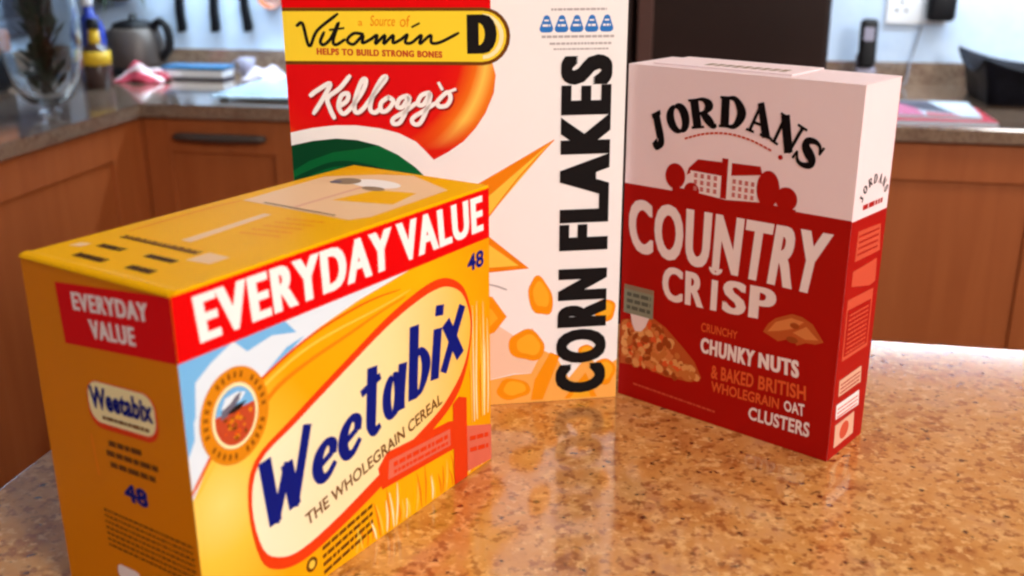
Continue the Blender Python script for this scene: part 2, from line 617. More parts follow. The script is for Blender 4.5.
# red ribbon at the lower right of the lozenge
f.poly('line_red', [(144, 33.6), (222, 29.0), (222, 50), (216, 52), (150, 57.5), (141, 50)], 6)
f.poly('coral', [(150, 38), (217, 33.5), (217, 46), (152, 51)], 7)
f.dashes('line_red', (156, 44.6), (214, 40), 3.2, 8, seed=3)
f.dashes('line_red', (156, 39.6), (214, 35.5), 2.4, 8, seed=4)
f.poly('line_red', [(221, 0.5), (236.5, 0.5), (237, 62), (228, 66), (221, 63)], 7)
f.poly('coral', [(237, 4), (267, 1), (267, 29), (237, 40)], 6)
f.dashes('line_red', (240, 27), (263, 21), 3.5, 8, seed=5)
f.dashes('line_red', (240, 18), (263, 12), 3.5, 8, seed=6)
# round badge
BC = (32, 131)
f.ellipse('badge', BC, 23.5, 27, 5, n=48)
f.ellipse('cream', BC, 15.6, 18.2, 6, n=40)
f.ellipse('fig_red', BC, 13.8, 16.2, 7, n=40)
f.poly('sky', [(BC[0] + 13.4 * math.cos(a), BC[1] + 1.5 + 14.6 * math.sin(a)) for a in [0.15 + (PI - 0.3) * i / 16 for i in range(17)]], 8)
f.poly('sky_white', [(23, 138), (28, 136), (37, 139), (40, 142), (34, 144), (26, 143)], 9)
f.poly('fig_grey', [(22, 132), (27, 133), (31, 136), (35, 139), (37, 143), (33, 142), (29, 139), (23, 137)], 9)
f.poly('dark', [(26, 134), (31, 133), (36, 134), (40, 137), (33, 137)], 9)
for i in range(34):
    a, rr = rnd.uniform(PI * 1.02, PI * 1.98), rnd.uniform(.1, .92)
    c = (BC[0] + 13 * rr * math.cos(a), BC[1] + 1 + 15.5 * rr * math.sin(a))
    f.ellipse(rnd.choice(['deep_orange', 'badge', 'fig_red', 'brown', 'badge_dark']), c, rnd.uniform(.7, 1.6), rnd.uniform(.7, 1.5), 9, n=7)
for i in range(30):                            # tiny ring lettering, not readable in the photo
    a = 2 * PI * i / 30
    if i % 6 == 5:
        continue
    c, s_ = math.cos(a), math.sin(a)
    p = [(BC[0] + r * c * 0.87 - q * s_ * .87, BC[1] + r * s_ + q * c) for r, q in ((21, -1.1), (24.4, -1.1), (24.4, 1.1), (21, 1.1))]
    f.poly('badge_dark', p, 6)
# small print at the foot
f.ellipse('brown', (78.5, 15), 4.6, 4.8, 4, n=20)
f.ellipse('straw', (78.5, 15), 2.6, 2.8, 5, n=20)
for k, t in enumerate((24, 18.5, 13, 7.5)):
    f.dashes('brown', (88, t - 5), (134, t + 2), 2.6, 4, seed=20 + k)

lf = P['left']                                 # the short end with the same band
lf.poly('red', [(30, 163), (120.06, 171), (120.06, Hd * 1000), (28.4, 197)], 2)
lf.text('j_pale', 'EVERYDAY', quad((41.8, 184.2), (102.6, 189.4), (102.4, 199.2), (41.2, 194)), 0.02, 4, 0.10)
lf.text('j_pale', 'VALUE', quad((53.8, 170.8), (90, 174), (89.8, 184.2), (53, 181.2)), 0.02, 4, 0.10)


def pill(s0, t0, s1, t1, r, slope=0.0):
    out = []
    for cx, cy, a0 in ((s1 - r, t0 + r, -PI / 2), (s1 - r, t1 - r, 0), (s0 + r, t1 - r, PI / 2), (s0 + r, t0 + r, PI)):
        for i in range(7):
            a = a0 + PI / 2 * i / 6
            x = cx + r * math.cos(a)
            out.append((x, cy + r * math.sin(a) + slope * (x - s0)))
    return out


lf.poly('line_red', pill(42.5, 118, 99.5, 146, 10, 0.06), 2)
lf.poly('cream', pill(43.5, 121.5, 98, 145.5, 9, 0.06), 3)
lf.text('navy', 'Weetabix', quad((45, 129.5), (96.5, 133), (96.5, 146), (45, 142.5)), 0.045, 5)
lf.dashes('brown', (54, 124.8), (92, 127), 2.0, 5, seed=8)
for k, (a, b) in enumerate((((55, 111), (84, 114))), ):
    pass
lf.dashes('brown', (56, 109.5), (84, 111), 3.2, 3, seed=9)
lf.dashes('brown', (53, 103), (95, 105), 3.2, 3, seed=10)
lf.dashes('brown', (55, 96.5), (92, 98), 3.2, 3, seed=11)
lf.stroke('orange', [(41, 112), (42, 100), (43, 88)], 1.6, 2)
lf.text('navy', '48', quad((64, 79), (83.5, 79.5), (83, 90.5), (63.5, 90)), 0.05, 3)
for k in range(7):
    lf.dashes('brown', (43, 66 - k * 3.7), (116, 66.5 - k * 3.7), 1.3, 3, seed=30 + k, gap=.5)
lf.poly('j_pale', pill(48, 24, 68, 34, 4), 3)

tp = P['top_panel']
bar = lambda s0, s1, t0, t1, m, l=2: tp.poly(m, [(s0, t0), (s1, t0), (s1 + .8, t1), (s0 + .8, t1)], l)
for k in range(3):
    tp.dashes('dark', (13 + k * 2.2, 94), (13.5 + k * 2.2, 70), 1.4, 3, seed=50 + k, gap=.2)
    tp.dashes('dark', (14 + k * 2.2, 52), (14.5 + k * 2.2, 33), 1.4, 3, seed=53 + k, gap=.2)
    tp.dashes('dark', (31 + k * 2.0, 98), (31.5 + k * 2.0, 78), 1.3, 3, seed=56 + k, gap=.2)
    tp.dashes('dark', (32 + k * 2.0, 60), (32.5 + k * 2.0, 38), 1.3, 3, seed=59 + k, gap=.2)
for k in range(2):
    tp.dashes('brown', (49 + k * 3.4, 102), (50 + k * 3.4, 40), 1.8, 3, seed=62 + k, gap=.5)
# bars along t need real width across s
for s, t0, t1 in ((15.5, 94, 70), (16.5, 52, 33), (33.5, 98, 84), (35, 60, 38)):
    tp.poly('brown', [(s - 2.2, t0), (s - 2.2, t1), (s + 2.2, t1), (s + 2.2, t0)], 2)
tp.poly('brown', [(50, 101), (50, 40), (53, 40), (52, 101)], 2)
tp.poly('top_cream', [(24, 112), (31, 111), (33, 104), (26, 104)], 2)
tp.poly('top_cream', [(40, 36), (56, 36), (56, 20), (42, 20)], 2)
tp.poly('top_cream', [(64, 60), (131, 66), (131, 72), (64, 68)], 2)
tp.poly('top_cream', [(147, 108), (147, 18), (160, 12), (240, 14), (262, 60), (240, 112)], 2)
tp.poly('pinkish', [(152, 66), (216, 66), (216, 69), (152, 69)], 3)
tp.poly('top_grey', [(149, 92), (151.5, 92), (151.5, 32), (149, 32)], 3)
tp.poly('yellow', [(178, 60), (214, 54), (222, 26), (190, 20)], 3)
tp.poly('yellow', [(226, 112), (252, 112), (262, 70), (246, 90)], 3)
tp.ellipse('white', (228, 66), 11, 20, 4)
tp.ellipse('kraft', (224, 88), 9, 10, 4)
tp.ellipse('fig_grey', (218, 93), 4, 4, 5)
tp.ellipse('kraft', (216, 58), 5, 9, 5)
for k in range(5):
    tp.dashes('orange', (92 + k * 9, 52), (98 + k * 9, 26), 1.6, 3, seed=70 + k)
tp.stroke('orange', [(60, 108), (120, 110), (146, 108)], 1.4, 3)
finish(root, P)
# the closing flap folded over the short end, its edge rounded
bm = bmesh.new()
prof_ = [(0.0, -.0004), (-.0007, .0000), (-.0006, .0010), (.0010, .0020), (.0035, .0026), (.0065, .0021)]
a_ = [bm.verts.new((-Wd / 2 + x, -Dd / 2, Hd + z)) for x, z in prof_]
b_ = [bm.verts.new((-Wd / 2 + x, Dd / 2, Hd + z)) for x, z in prof_]
for k in range(len(prof_) - 1):
    bm.faces.new((a_[k], a_[k + 1], b_[k + 1], b_[k]))
bm.faces.new(a_)
bm.faces.new(list(reversed(b_)))
bmesh.ops.recalc_face_normals(bm, faces=bm.faces)
link_bm('end_flap', bm, [M['yellow']], root)

# ================================================================== CEREAL BOX 2: tall white corn flakes
Wd, Dd, Hd = 0.25225, 0.075, 0.340
loc, rz = carton_place(-0.16252, 0.76066, 0.151118, Wd, Dd)
root, P = carton('cereal_box', 'tall white CORN FLAKES carton with a red and green corner, standing upright at the back', Wd, Dd, Hd, loc, rz,
                 ['k_white', 'k_white', 'k_white', 'k_green', 'k_white'])
f = P['front_panel']
f.box('red', 0, 316, 149, 340, 1)
arc = [(149, 282), (152.5, 269), (151, 256), (144.5, 241), (137, 230), (127.5, 220), (116, 212.5), (104.8, 206.8)]
low = [(98, 214.5), (91.8, 221), (79, 228), (64.6, 232), (48, 234.6), (33, 235), (16, 233.6), (0, 230.6)]
f.poly('disc', [(0, 282)] + arc + low, 1)
gtop = [(0, 221), (16, 224), (32.7, 225.2), (48, 223.6), (64, 219), (78, 211.5), (91, 201.4), (99, 192.6), (110, 176)]
f.poly('k_green', gtop + [(104, 150), (70, 120), (0, 110)], 1)
f.poly('k_green_dark', [(0, 221), (16, 224), (32.7, 225.2), (48, 223.6), (64, 219), (50, 217), (30, 215), (12, 209), (0, 202)], 2)
f.stroke('k_green_dark', [(2, 196), (30, 206), (56, 203), (82, 192)], 4, 2)
# yellow lozenge across the top
pts = [(0, 280), (142, 276.5)]
for i in range(13):
    a = -PI / 2 + PI * i / 12
    pts.append((143 + 20.5 * math.cos(a), 297.2 + 20.7 * math.sin(a)))
pts.append((0, 319.5))
f.poly('brown', pts, 3)
pts = [(0, 282.4), (142, 279)]
for i in range(13):
    a = -PI / 2 + PI * i / 12
    pts.append((143 + 17.6 * math.cos(a), 297.3 + 18.2 * math.sin(a)))
pts.append((0, 317))
f.poly('pill', pts, 4)
pts2 = []
for i in range(13):
    a = -PI / 2 + PI * i / 12
    pts2.append((143 + 15.6 * math.cos(a), 297.3 + 16.4 * math.sin(a)))
for i in range(13):
    a = PI / 2 - PI * i / 12
    pts2.append((143 + 12.4 * math.cos(a), 297.3 + 13.6 * math.sin(a)))
f.poly('cream', pts2, 5)
f.text('k_black', 'D', rect(131.4, 285.0, 153.4, 313), 0.03, 6, 0.2)
f.text('orange', 'a', rect(53, 306.4, 56, 309.6), 0.0, 6)
f.text('orange', 'Source', italic(quad((62, 306), (79.5, 305.5), (79.5, 313), (62, 313.4)), .06), 0.0, 6)
f.text('orange', 'of', italic(quad((83, 305), (90, 304.8), (90, 313), (83, 313.2)), .1), 0.0, 6)
VIT = [[(9.7, 306.9), (13.8, 308.2), (17.6, 292.5), (23.8, 303.3), (38.7, 314.6)], [(28.5, 302.0), (25.6, 295.8), (27.7, 293.3), (33.1, 297.7), (39.2, 308.7), (34.7, 296.3), (36.6, 293.2), (42.9, 296.7)], [(32.9, 303.7), (42.4, 304.7)],
       [(56.1, 300.4), (49.5, 300.9), (44.6, 296.1), (49.1, 293.3), (56.0, 299.4), (55.4, 294.2), (61.1, 296.4), (66.1, 299.4), (64.8, 293.4), (71.7, 299.3), (70.8, 293.3), (77.7, 299.2), (77.5, 293.9), (83.0, 296.0), (87.9, 299.4), (86.3, 294.1), (90.8, 293.7), (98.1, 298.9), (96.8, 292.9), (104.8, 298.8), (105.4, 293.4), (112.1, 293.8), (125.1, 300.0)],
       [(99.7 - 8, 304.9), (104.5 - 8, 307.2)]]
for p in VIT:
    f.stroke('k_black', p, 2.3, 6)
f.text('fig_red', 'HELPS TO BUILD STRONG BONES', quad((22.5, 286.4), (113, 282.4), (113, 287.2), (22.5, 291.2)), 0.03, 6, 0.1)
KEL = [[(16.2, 257.3), (20.8, 260.7), (30.7, 265.7), (25.8, 256.2), (17.7, 244.3)], [(45.0, 270.7), (37.5, 262.1), (28.4, 255.2), (29.7, 247.2), (32.3, 240.5)],
       [(36.4, 248.8), (42.3, 253.1), (43.1, 257.9), (38.5, 256.8), (35.9, 248.8), (39.2, 243.4), (45.6, 248.6), (54.1, 259.9), (56.6, 267.3), (53.6, 267.0), (48.2, 253.9), (47.7, 244.9), (52.6, 245.7), (62.0, 257.1), (71.3, 268.4), (68.3, 268.4), (61.1, 256.2), (58.8, 246.4), (62.3, 243.7), (66.9, 247.1)],
       [(72.6, 255.0), (67.0, 250.7), (66.8, 244.8), (71.3, 245.2), (76.0, 251.4), (72.6, 255.0)], [(76.0, 250.5), (79.5, 250.4)],
       [(86.5, 255.6), (80.9, 253.4), (78.6, 248.1), (82.5, 247.3), (87.8, 254.7), (85.7, 245.7), (80.3, 236.0), (75.4, 235.2), (75.5, 238.8), (83.8, 243.6), (93.0, 250.1)],
       [(102.6, 257.5), (96.8, 255.3), (93.9, 249.5), (98.0, 248.7), (103.4, 256.4), (101.0, 246.2), (95.2, 235.0), (90.3, 234.8), (89.9, 238.8), (98.2, 244.0), (107.4, 249.7)],
       [(110.0, 264.0), (112.2, 259.8)], [(107.4, 249.7), (115.8, 257.2), (118.4, 253.0), (115.5, 247.7), (110.1, 246.9), (108.3, 249.1)], [(115.8, 257.2), (121.8, 259.2)]]
for p in KEL:
    f.stroke('k_shadow', [(x + 1.0, y - 1.2) for x, y in p], 4.0, 3)
for p in KEL:
    f.stroke('k_white', p, 3.3, 5)
# sun rays
f.poly('orange', [(197.2, 219.5), (146.6, 191.6), (100, 166), (100, 138), (146.5, 177)], 1)
f.poly('straw', [(197.2, 219.5), (146.5, 177), (100, 138), (100, 110), (146.4, 161)], 1)
f.stroke('orange', [(197, 219), (170, 191), (146, 160.5), (110, 116)], 1.2, 2, n=2)
f.poly('orange', [(178.2, 116.8), (146.3, 144.5), (108, 168), (108, 130), (146, 115)], 1)
f.poly('straw', [(170, 119.5), (146.3, 138), (108, 150), (108, 130), (146, 119)], 2)
# bowl of flakes
f.poly('wash', [(132, 0), (252.2, 0), (252.2, 34), (238, 26), (228, 40), (212, 20), (200.7, 40), (190, 46), (180, 26), (166, 26), (132, 20)], 1)
f.poly('peach', [(132, 20), (166, 27), (180, 26), (190, 46), (181, 66), (166, 60), (150, 72), (132, 70)], 1)
f.poly('flake', [(132, 100), (148.6, 94.4), (160, 77), (150, 64), (132, 58)], 2)
f.poly('flake_light', [(132, 92), (148, 84), (153, 76), (146, 69), (132, 66)], 3)


def flake(c, rx, ry, rot, l=2):
    pts, pt2 = [], []
    ph = rnd.uniform(0, 6)
    for i in range(26):
        a = 2 * PI * i / 26
        k = 1 + .07 * math.sin(3 * a + ph) + .04 * math.sin(5 * a + 2 * ph)
        x, y = rx * k * math.cos(a), ry * k * math.sin(a)
        pts.append((c[0] + x * math.cos(rot) - y * math.sin(rot), c[1] + x * math.sin(rot) + y * math.cos(rot)))
        x, y = x * .66 + .08 * rx, y * .66 + .08 * ry
        pt2.append((c[0] + x * math.cos(rot) - y * math.sin(rot), c[1] + x * math.sin(rot) + y * math.cos(rot)))
    f.poly('flake', pts, l)
    f.poly('flake_light', pt2, l + 1)


flake((187.5, 92.5), 9.5, 17, 0.25)
flake((176.5, 51), 15.5, 13, -0.5)
flake((165, 13), 14, 9.5, 0.0)
flake((240.5, 78), 9.4, 10, 0.3)
flake((242, 24), 9.0, 12, 0.1)
flake((226, 42), 6.5, 7, 0.1)
f.poly('flake', [(190, 2), (204, 40), (196, 44), (183, 20), (180, 2)], 2)
f.poly('flake', [(208, 1.5), (226, 24), (236, 1.5)], 2)
f.poly('flake_light', [(213, 1.5), (225, 17), (231, 1.5)], 3)
f.stroke('k_grey', [(160, 100), (150, 104), (140, 106)], 1.4, 2)
# the name, reading upwards
f.text('k_black', 'CORN', quad((242.6, 6.4), (242.2, 114.6), (201.6, 114.8), (200.4, 6)), 0.03, 6, 0.15)
f.text('k_black', 'FLAKES', quad((242, 130), (241.4, 283), (202, 283), (201.8, 130)), 0.03, 6, 0.15)
# daily amounts
for i in range(5):
    s = 185.5 + i * 11.4
    pts = []
    for cx, cy, a0 in ((s + 7.6, 302.2, -PI / 2), (s + 5.2, 309, 0), (s + 5.2, 309, PI / 2), (s + 2.4, 302.2, PI)):
        for j in range(4):
            a = a0 + PI / 2 * j / 3
            pts.append((cx + 2.6 * math.cos(a), cy + 2.8 * math.sin(a)))
    f.poly('k_blue', pts, 2)
    f.dashes('k_white', (s + 2.2, 303.6), (s + 8, 303.6), 1.6, 3, seed=i)
    f.box('k_white', s + 3.4, 307.4, s + 6.8, 308.6, 3)
f.dashes('k_grey', (194, 315), (236, 315), 1.6, 2, seed=91)
f.dashes('k_grey', (187, 295.4), (242, 295.2), 1.8, 2, seed=92)
f.dashes('k_grey', (193, 290.4), (240, 290.2), 1.6, 2, seed=93)
f.dashes('k_grey', (196, 286.6), (238, 286.4), 1.2, 2, seed=94)
r_ = P['right']
r_.box('k_green', 6, 200, 69, 300, 1)
for k in range(12):
    r_.dashes('k_grey', (8, 180 - k * 9), (66, 180 - k * 9), 2, 1, seed=k)
finish(root, P)
bm = bmesh.new()
add_box(bm, (-0.06, -Dd / 2 + 0.004, Hd + 0.0013), (0.06, Dd / 2 - 0.012, Hd + 0.0026), 0, 0.0004, 1)
link_bm('tuck_flap', bm, [M['k_white']], root)

# ================================================================== CEREAL BOX 3: red and white crunchy clusters
Wd, Dd, Hd = 0.18725, 0.06072, 0.2737
loc, rz = carton_place(0.08965, 0.80640, -0.713243, Wd, Dd)
root, P = carton('cereal_box', 'red and pinkish white COUNTRY CRISP cereal box standing cornerwise on the right', Wd, Dd, Hd, loc, rz,
                 ['j_white', 'j_white', 'j_white', 'j_red', 'j_white'], 0.0010)
f = P['front_panel']
DIV = [(0, 182), (187.25, 183)]
f.poly('j_red', [(0, 0), (187.25, 0), DIV[1], DIV[0]], 1)


GL = {
    'J': [([(.62, 1), (.62, .6), (.62, .3)], .30), ([(.62, .36), (.60, .16), (.42, .03), (.2, .06), (.14, .2)], [.30, .26, .14, .2, .24]), ([(.3, .96), (.98, .96)], .08)],
    'O': [([(.5 + .36 * math.sin(a), .5 + .45 * math.cos(a)) for a in [2 * PI * i / 16 for i in range(17)]], [.1 + .22 * abs(math.sin(2 * PI * i / 16)) for i in range(17)])],
    'R': [([(.24, 0), (.24, 1)], .27), ([(0, .035), (.5, .035)], .07), ([(0, .965), (.4, .965)], .07), ([(.3, .965), (.6, .95), (.8, .74), (.6, .53), (.3, .5)], [.07, .12, .28, .12, .07]),
          ([(.5, .52), (.68, .28), (.86, .06), (1.0, .06)], [.18, .26, .2, .08])],
    'D': [([(.22, 0), (.22, 1)], .27), ([(0, .035), (.45, .035)], .07), ([(0, .965), (.45, .965)], .07), ([(.3, .965), (.62, .92), (.86, .5), (.62, .08), (.3, .035)], [.07, .16, .29, .16, .07])],
    'A': [([(.14, 0), (.5, 1)], .10), ([(.46, 1), (.82, 0)], .28), ([(.26, .33), (.7, .33)], .08), ([(0, .03), (.32, .03)], .07), ([(.56, .03), (1.05, .03)], .07)],
    'N': [([(.15, 0), (.15, 1)], .10), ([(.12, 1), (.86, 0)], .27), ([(.86, 0), (.86, 1)], .10), ([(0, .03), (.34, .03)], .07), ([(-.05, .97), (.3, .97)], .07), ([(.66, .97), (1.04, .97)], .07)],
    'S': [([(.84, .74), (.7, .93), (.45, .96), (.2, .82), (.25, .62), (.5, .5), (.75, .38), (.8, .18), (.55, .03), (.3, .06), (.12, .27)], [.06, .1, .15, .22, .25, .29, .25, .22, .15, .1, .06]),
          ([(.86, 1.0), (.86, .68)], .08), ([(.1, .0), (.1, .32)], .08)],
}
LET = {'J': [(25.9, 214.6), (36.5, 218.3), (30.0, 240.6), (20.5, 235.2)], 'O': [(41.7, 226.4), (56.2, 230.8), (50.5, 250.0), (35.4, 243.0)], 'R': [(59.3, 232.6), (77.5, 235.9), (73.6, 255.2), (55.4, 251.7)],
       'D': [(82.0, 236.5), (100.6, 237.2), (99.6, 257.2), (81.8, 256.6)], 'A': [(104.0, 236.6), (121.4, 232.4), (120.0, 253.4), (107.0, 256.2)], 'N': [(120.8 + 3, 231.0), (138.6, 223.6), (147, 241), (130.5, 249.2)],
       'S': [(140.0, 221.6), (154.2, 213.4), (163.2, 228.6), (149.6, 237.4)]}
for ch, q in LET.items():
    mx, my = sum(p[0] for p in q) / 4, sum(p[1] for p in q) / 4
    q = [(mx + (x - mx) * 1.14, my + (y - my) * 1.10) for x, y in q]
    strokes(f, 'j_black', quad(*q), GL[ch], 3, 1.22 if ch != 'J' else 1.75)
arcp = [(52.6, 222.6), (70, 228.3), (88.9, 230.4), (107, 228), (124.4, 222.3)]
for a, b in zip(catmull(arcp, 5), catmull(arcp, 5)[1:]):
    d = (b - a) * 0.78
    f.poly('j_coral', [(a.x, a.y), (a.x + d.x, a.y + d.y), (a.x + d.x, a.y + d.y + 1.6), (a.x, a.y + 1.6)], 2)
f.ellipse('j_red', (131, 219.6), 1.8, 1.8, 2)
# the red and white manor house between round trees
f.poly('j_red', [(56, 196.4), (57.5, 202), (65.0, 209.4), (88.6, 210), (88.6, 199), (62, 200)], 2)
f.poly('j_pale', [(59, 200.2), (88.8, 199.6), (115, 201.2), (115, 183), (70, 182), (60, 190)], 2)
f.poly('j_red', [(93, 210.4), (116.4, 211), (118.2, 205), (92.4, 201)], 3)
f.box('j_red', 85.4, 183, 90.4, 213, 3)
f.box('j_pale', 90.4, 186, 93.4, 214, 3)
for r in range(3):
    for c in range(4):
        f.box('j_window', 62.5 + c * 5.6, 185.5 + r * 5.0, 65.3 + c * 5.6, 188.8 + r * 5.0, 4)
        f.box('j_window', 95 + c * 5.0, 185.5 + r * 5.0, 97.6 + c * 5.0, 188.8 + r * 5.0, 4)
f.ellipse('j_red', (46, 194), 8.8, 9.8, 2)
f.ellipse('j_red', (61, 185), 6.5, 6, 3)
f.ellipse('j_red', (123.4, 195.5), 9, 13.4, 3)
f.ellipse('j_red', (138, 190.5), 8.4, 8.6, 3)
f.poly('j_red', [(44, 182), (44, 186), (68, 184), (90, 182.4), (118, 185), (146, 184), (146, 182)], 3)
f.text('j_pale', 'COUNTRY', quad((7.5, 127), (168.5, 124.6), (175.6, 172), (3, 170.4)), 0.02, 3, 0.10)
f.text('j_pale', 'CR', quad((40, 93), (77, 94), (77, 121.5), (38, 121.5)), 0.02, 3, 0.08)
f.text('j_pale', 'I', quad((83, 94.5), (88.4, 94.7), (88.4, 119), (83, 119)), 0.02, 3, 0.08)
f.text('j_pale', 'SP', quad((93, 95), (137, 97.4), (137, 122.6), (93, 121.6)), 0.02, 3, 0.08)
f.ellipse('j_pale', (82.8, 126), 3.6, 1.7, 3, -.75)
f.ellipse('j_pale', (88.4, 126), 3.6, 1.7, 3, .75)
f.text('j_orange', 'CRUNCHY', quad((76.3, 75), (107.8, 76.4), (107.8, 82.8), (76.3, 82.6)), 0.02, 3)
f.text('j_pale', 'CHUNKY', quad((76.7, 57.6), (123.2, 57.4), (123.5, 71.1), (76.4, 70.4)), 0.03, 3, 0.1)
f.text('j_pale', 'NUTS', quad((126.7, 58.6), (160, 58.8), (158.7, 72.6), (126.4, 70.8)), 0.03, 3, 0.1)
f.text('j_orange', '& BAKED', quad((87.5, 38.4), (124, 40.6), (124, 52.2), (87.2, 50)), 0.03, 3)
f.text('j_orange', 'BRITISH', quad((128, 40.8), (167, 43.0), (165.9, 54.6), (128, 52.4)), 0.03, 3)
f.text('j_orange', 'WHOLEGRAIN', quad((88.2, 27.5), (146.3, 29.8), (146.1, 38.6), (88.1, 36.4)), 0.03, 3)
f.text('j_pale', 'OAT', quad((150.8, 30.1), (167.2, 30.1), (166.1, 40), (149.7, 38.4)), 0.03, 3)
f.text('j_pale', 'CLUSTERS', quad((121.9, 14.1), (172.0, 14.6), (171.8, 26.6), (121.8, 24.8)), 0.03, 3)
f.dashes('j_coral', (15, 12.2), (93, 10.2), 1.8, 3, seed=77)
# nut
f.poly('almond', [(128.5, 88), (132, 95), (137.4, 100.6), (150.1, 107), (158, 106.6), (166.5, 103), (176, 91.4), (170, 88.4), (162.7, 87.6), (156, 84), (151.8, 88.5), (141.1, 83.5)], 3)
f.poly('almond_light', [(132, 89), (138, 98), (150, 104), (160, 103), (152, 96), (142, 92)], 4)
f.poly('almond_light', [(152, 93), (162, 100), (172, 92), (162, 90)], 4)
f.ellipse('oat_dark', (153, 98.6), 3.6, 2.2, 5)
f.ellipse('oat_dark', (152, 87.4), 4.6, 2.4, 5)
# heap of clusters
hp = [(1, 28), (1, 66), (12, 70), (30, 76), (44, 70), (60, 58), (72, 48), (79, 36), (70, 30), (46, 28), (24, 31)]
f.poly('almond', hp, 2)
for i in range(260):
    s, t = rnd.uniform(4, 75), rnd.uniform(31, 72)
    if t > 76 - max(0, s - 30) * 0.86 or (s < 14 and t > 66):
        continue
    rx, ry, ph = rnd.uniform(2.0, 5.0), rnd.uniform(1.6, 3.6), rnd.uniform(0, PI)
    f.ellipse(rnd.choice(['oat', 'oat', 'oat_light', 'oat_light', 'almond_light', 'oat_dark', 'j_orange']), (s, t), rx, ry, 3, ph, 8)
f.poly('j_pale', [(10, 74), (28, 74), (25, 66), (21, 61), (15, 60), (12, 66)], 4)
f.box('tag_grey', 3.2, 74, 31.6, 98.4, 4)
f.box('kraft', 3.2, 94.6, 31.6, 98.4, 5)
for k in range(3):
    f.dashes('tag_dark', (6, 89 - k * 5.6), (29, 89 - k * 5.6), 3.2, 5, seed=80 + k)
r_ = P['right']
r_.poly('j_red', [(0, 0), (60.72, 0), (60.72, 181), (0, 182)], 1)
arc2 = [(9 + 49 * i / 12, 190 + 17 * math.sin(PI * (.12 + .76 * i / 12))) for i in range(13)]
for i, ch in enumerate('JORDANS'):
    a = PI * (.94 - .88 * (i + .5) / 7)
    cx, cy = 33 + 23 * math.cos(a), 190 + 17 * math.sin(a)
    tx, ty = math.sin(a), -math.cos(a) * .75
    nx, ny = math.cos(a), math.sin(a)
    fn = (lambda cx, cy, tx, ty, nx, ny: lambda u, v: (cx + (u - .5) * 6.2 * tx + (v - .5) * 6.4 * nx, cy + (u - .5) * 6.2 * ty + (v - .5) * 6.4 * ny))(cx, cy, tx, ty, nx, ny)
    strokes(r_, 'j_black', fn, GL[ch], 3)
r_.dashes('j_red', (16, 187.4), (50, 187.0), 3.6, 2, seed=84)
r_.poly('j_coral', [(12, 151), (13, 173), (52, 171), (56, 150)], 2)
r_.poly('j_coral', [(11, 133), (11, 144), (52, 145), (54, 127), (44, 126)], 2)
r_.poly('j_coral', [(8, 77), (7, 124), (52, 122), (53, 76)], 2)
r_.poly('j_red', [(10, 80), (9, 116), (50, 114), (51, 79)], 3)
for k in range(9):
    r_.dashes('j_coral', (13, 110 - k * 3.6), (47, 109 - k * 3.6), 1.6, 4, seed=100 + k)
for k in range(4):
    r_.dashes('j_red', (15, 168 - k * 4.4), (50, 167 - k * 4.4), 1.4, 3, seed=120 + k)
r_.poly('pinkish', [(9, 49), (8, 62), (46, 62), (48, 48)], 2)
for k in range(4):
    r_.dashes('j_red', (11, 57 - k * 3.2), (45, 57 - k * 3.2), 1.3, 3, seed=130 + k)
r_.poly('j_pale', [(8, 31), (7, 43), (47, 42), (49, 29)], 2)
for k in range(3):
    r_.dashes('j_coral', (10, 38 - k * 3.2), (46, 37 - k * 3.2), 1.2, 3, seed=140 + k)
r_.poly('pinkish', [(10, 7), (9, 26), (42, 26), (44, 7)], 2)
r_.ellipse('j_coral', (26, 16.5), 8, 7, 3)
finish(root, P)
# top closed with a tuck flap that lifts a little, its end seen as a step
bm = bmesh.new()
add_box(bm, (-0.078, -Dd / 2 + 0.010, Hd + 0.0012), (0.036, Dd / 2, Hd + 0.0022))
link_bm('tuck_flap', bm, [M['j_white']], root)
bm = bmesh.new()
for i in range(9):
    add_box(bm, (-0.040 + i * 0.0075, -Dd / 2 + 0.02, Hd + 0.0022), (-0.0350 + i * 0.0075, -Dd / 2 + 0.032, Hd + 0.0023))
o_ = link_bm('flap_print', bm, [M['kraft']], root)

# ================================================================== THE ROOM
A0, A1, B0, B1, HC = -1.94, 2.5, -2.1, 2.85, 2.42


def slab(name, lo, hi, m):
    bm = bmesh.new()
    add_box(bm, lo, hi)
    return structure(link_bm(name, bm, [m]))


slab('floor', (A0 - .1, B0 - .1, -0.1), (A1 + .1, B1 + .1, 0), M['floor'])
slab('ceiling', (A0 - .1, B0 - .1, HC), (A1 + .1, B1 + .1, HC + .1), M['ceil'])
slab('wall_back', (A0 - .1, B1, 0), (A1 + .1, B1 + .1, HC), M['wall'])
slab('wall_left', (A0 - .1, B0, 0), (A0, B1, HC), M['wall'])
slab('wall_right', (A1, B0, 0), (A1 + .1, B1, HC), M['beige'])
slab('wall_front', (A0 - .1, B0 - .1, 0), (A1 + .1, B0, HC), M['beige'])
# night window on the left wall
bm = bmesh.new()
for y0, y1, z0, z1 in ((2.10, 2.84, .10, .15), (2.10, 2.84, .95, 1.0), (2.10, 2.15, .15, .95), (2.79, 2.84, .15, .95), (2.45, 2.49, .15, .95)):
    add_box(bm, (A0, y0, TOP + z0), (A0 + .03, y1, TOP + z1), 0, .003)
wf = structure(link_bm('window_1', bm, [M['window_frame']]))
bm = bmesh.new()
add_box(bm, (A0 + .001, 2.148, TOP + .148), (A0 + .008, 2.792, TOP + .952))
link_bm('pane', bm, [M['night_glass']], wf)


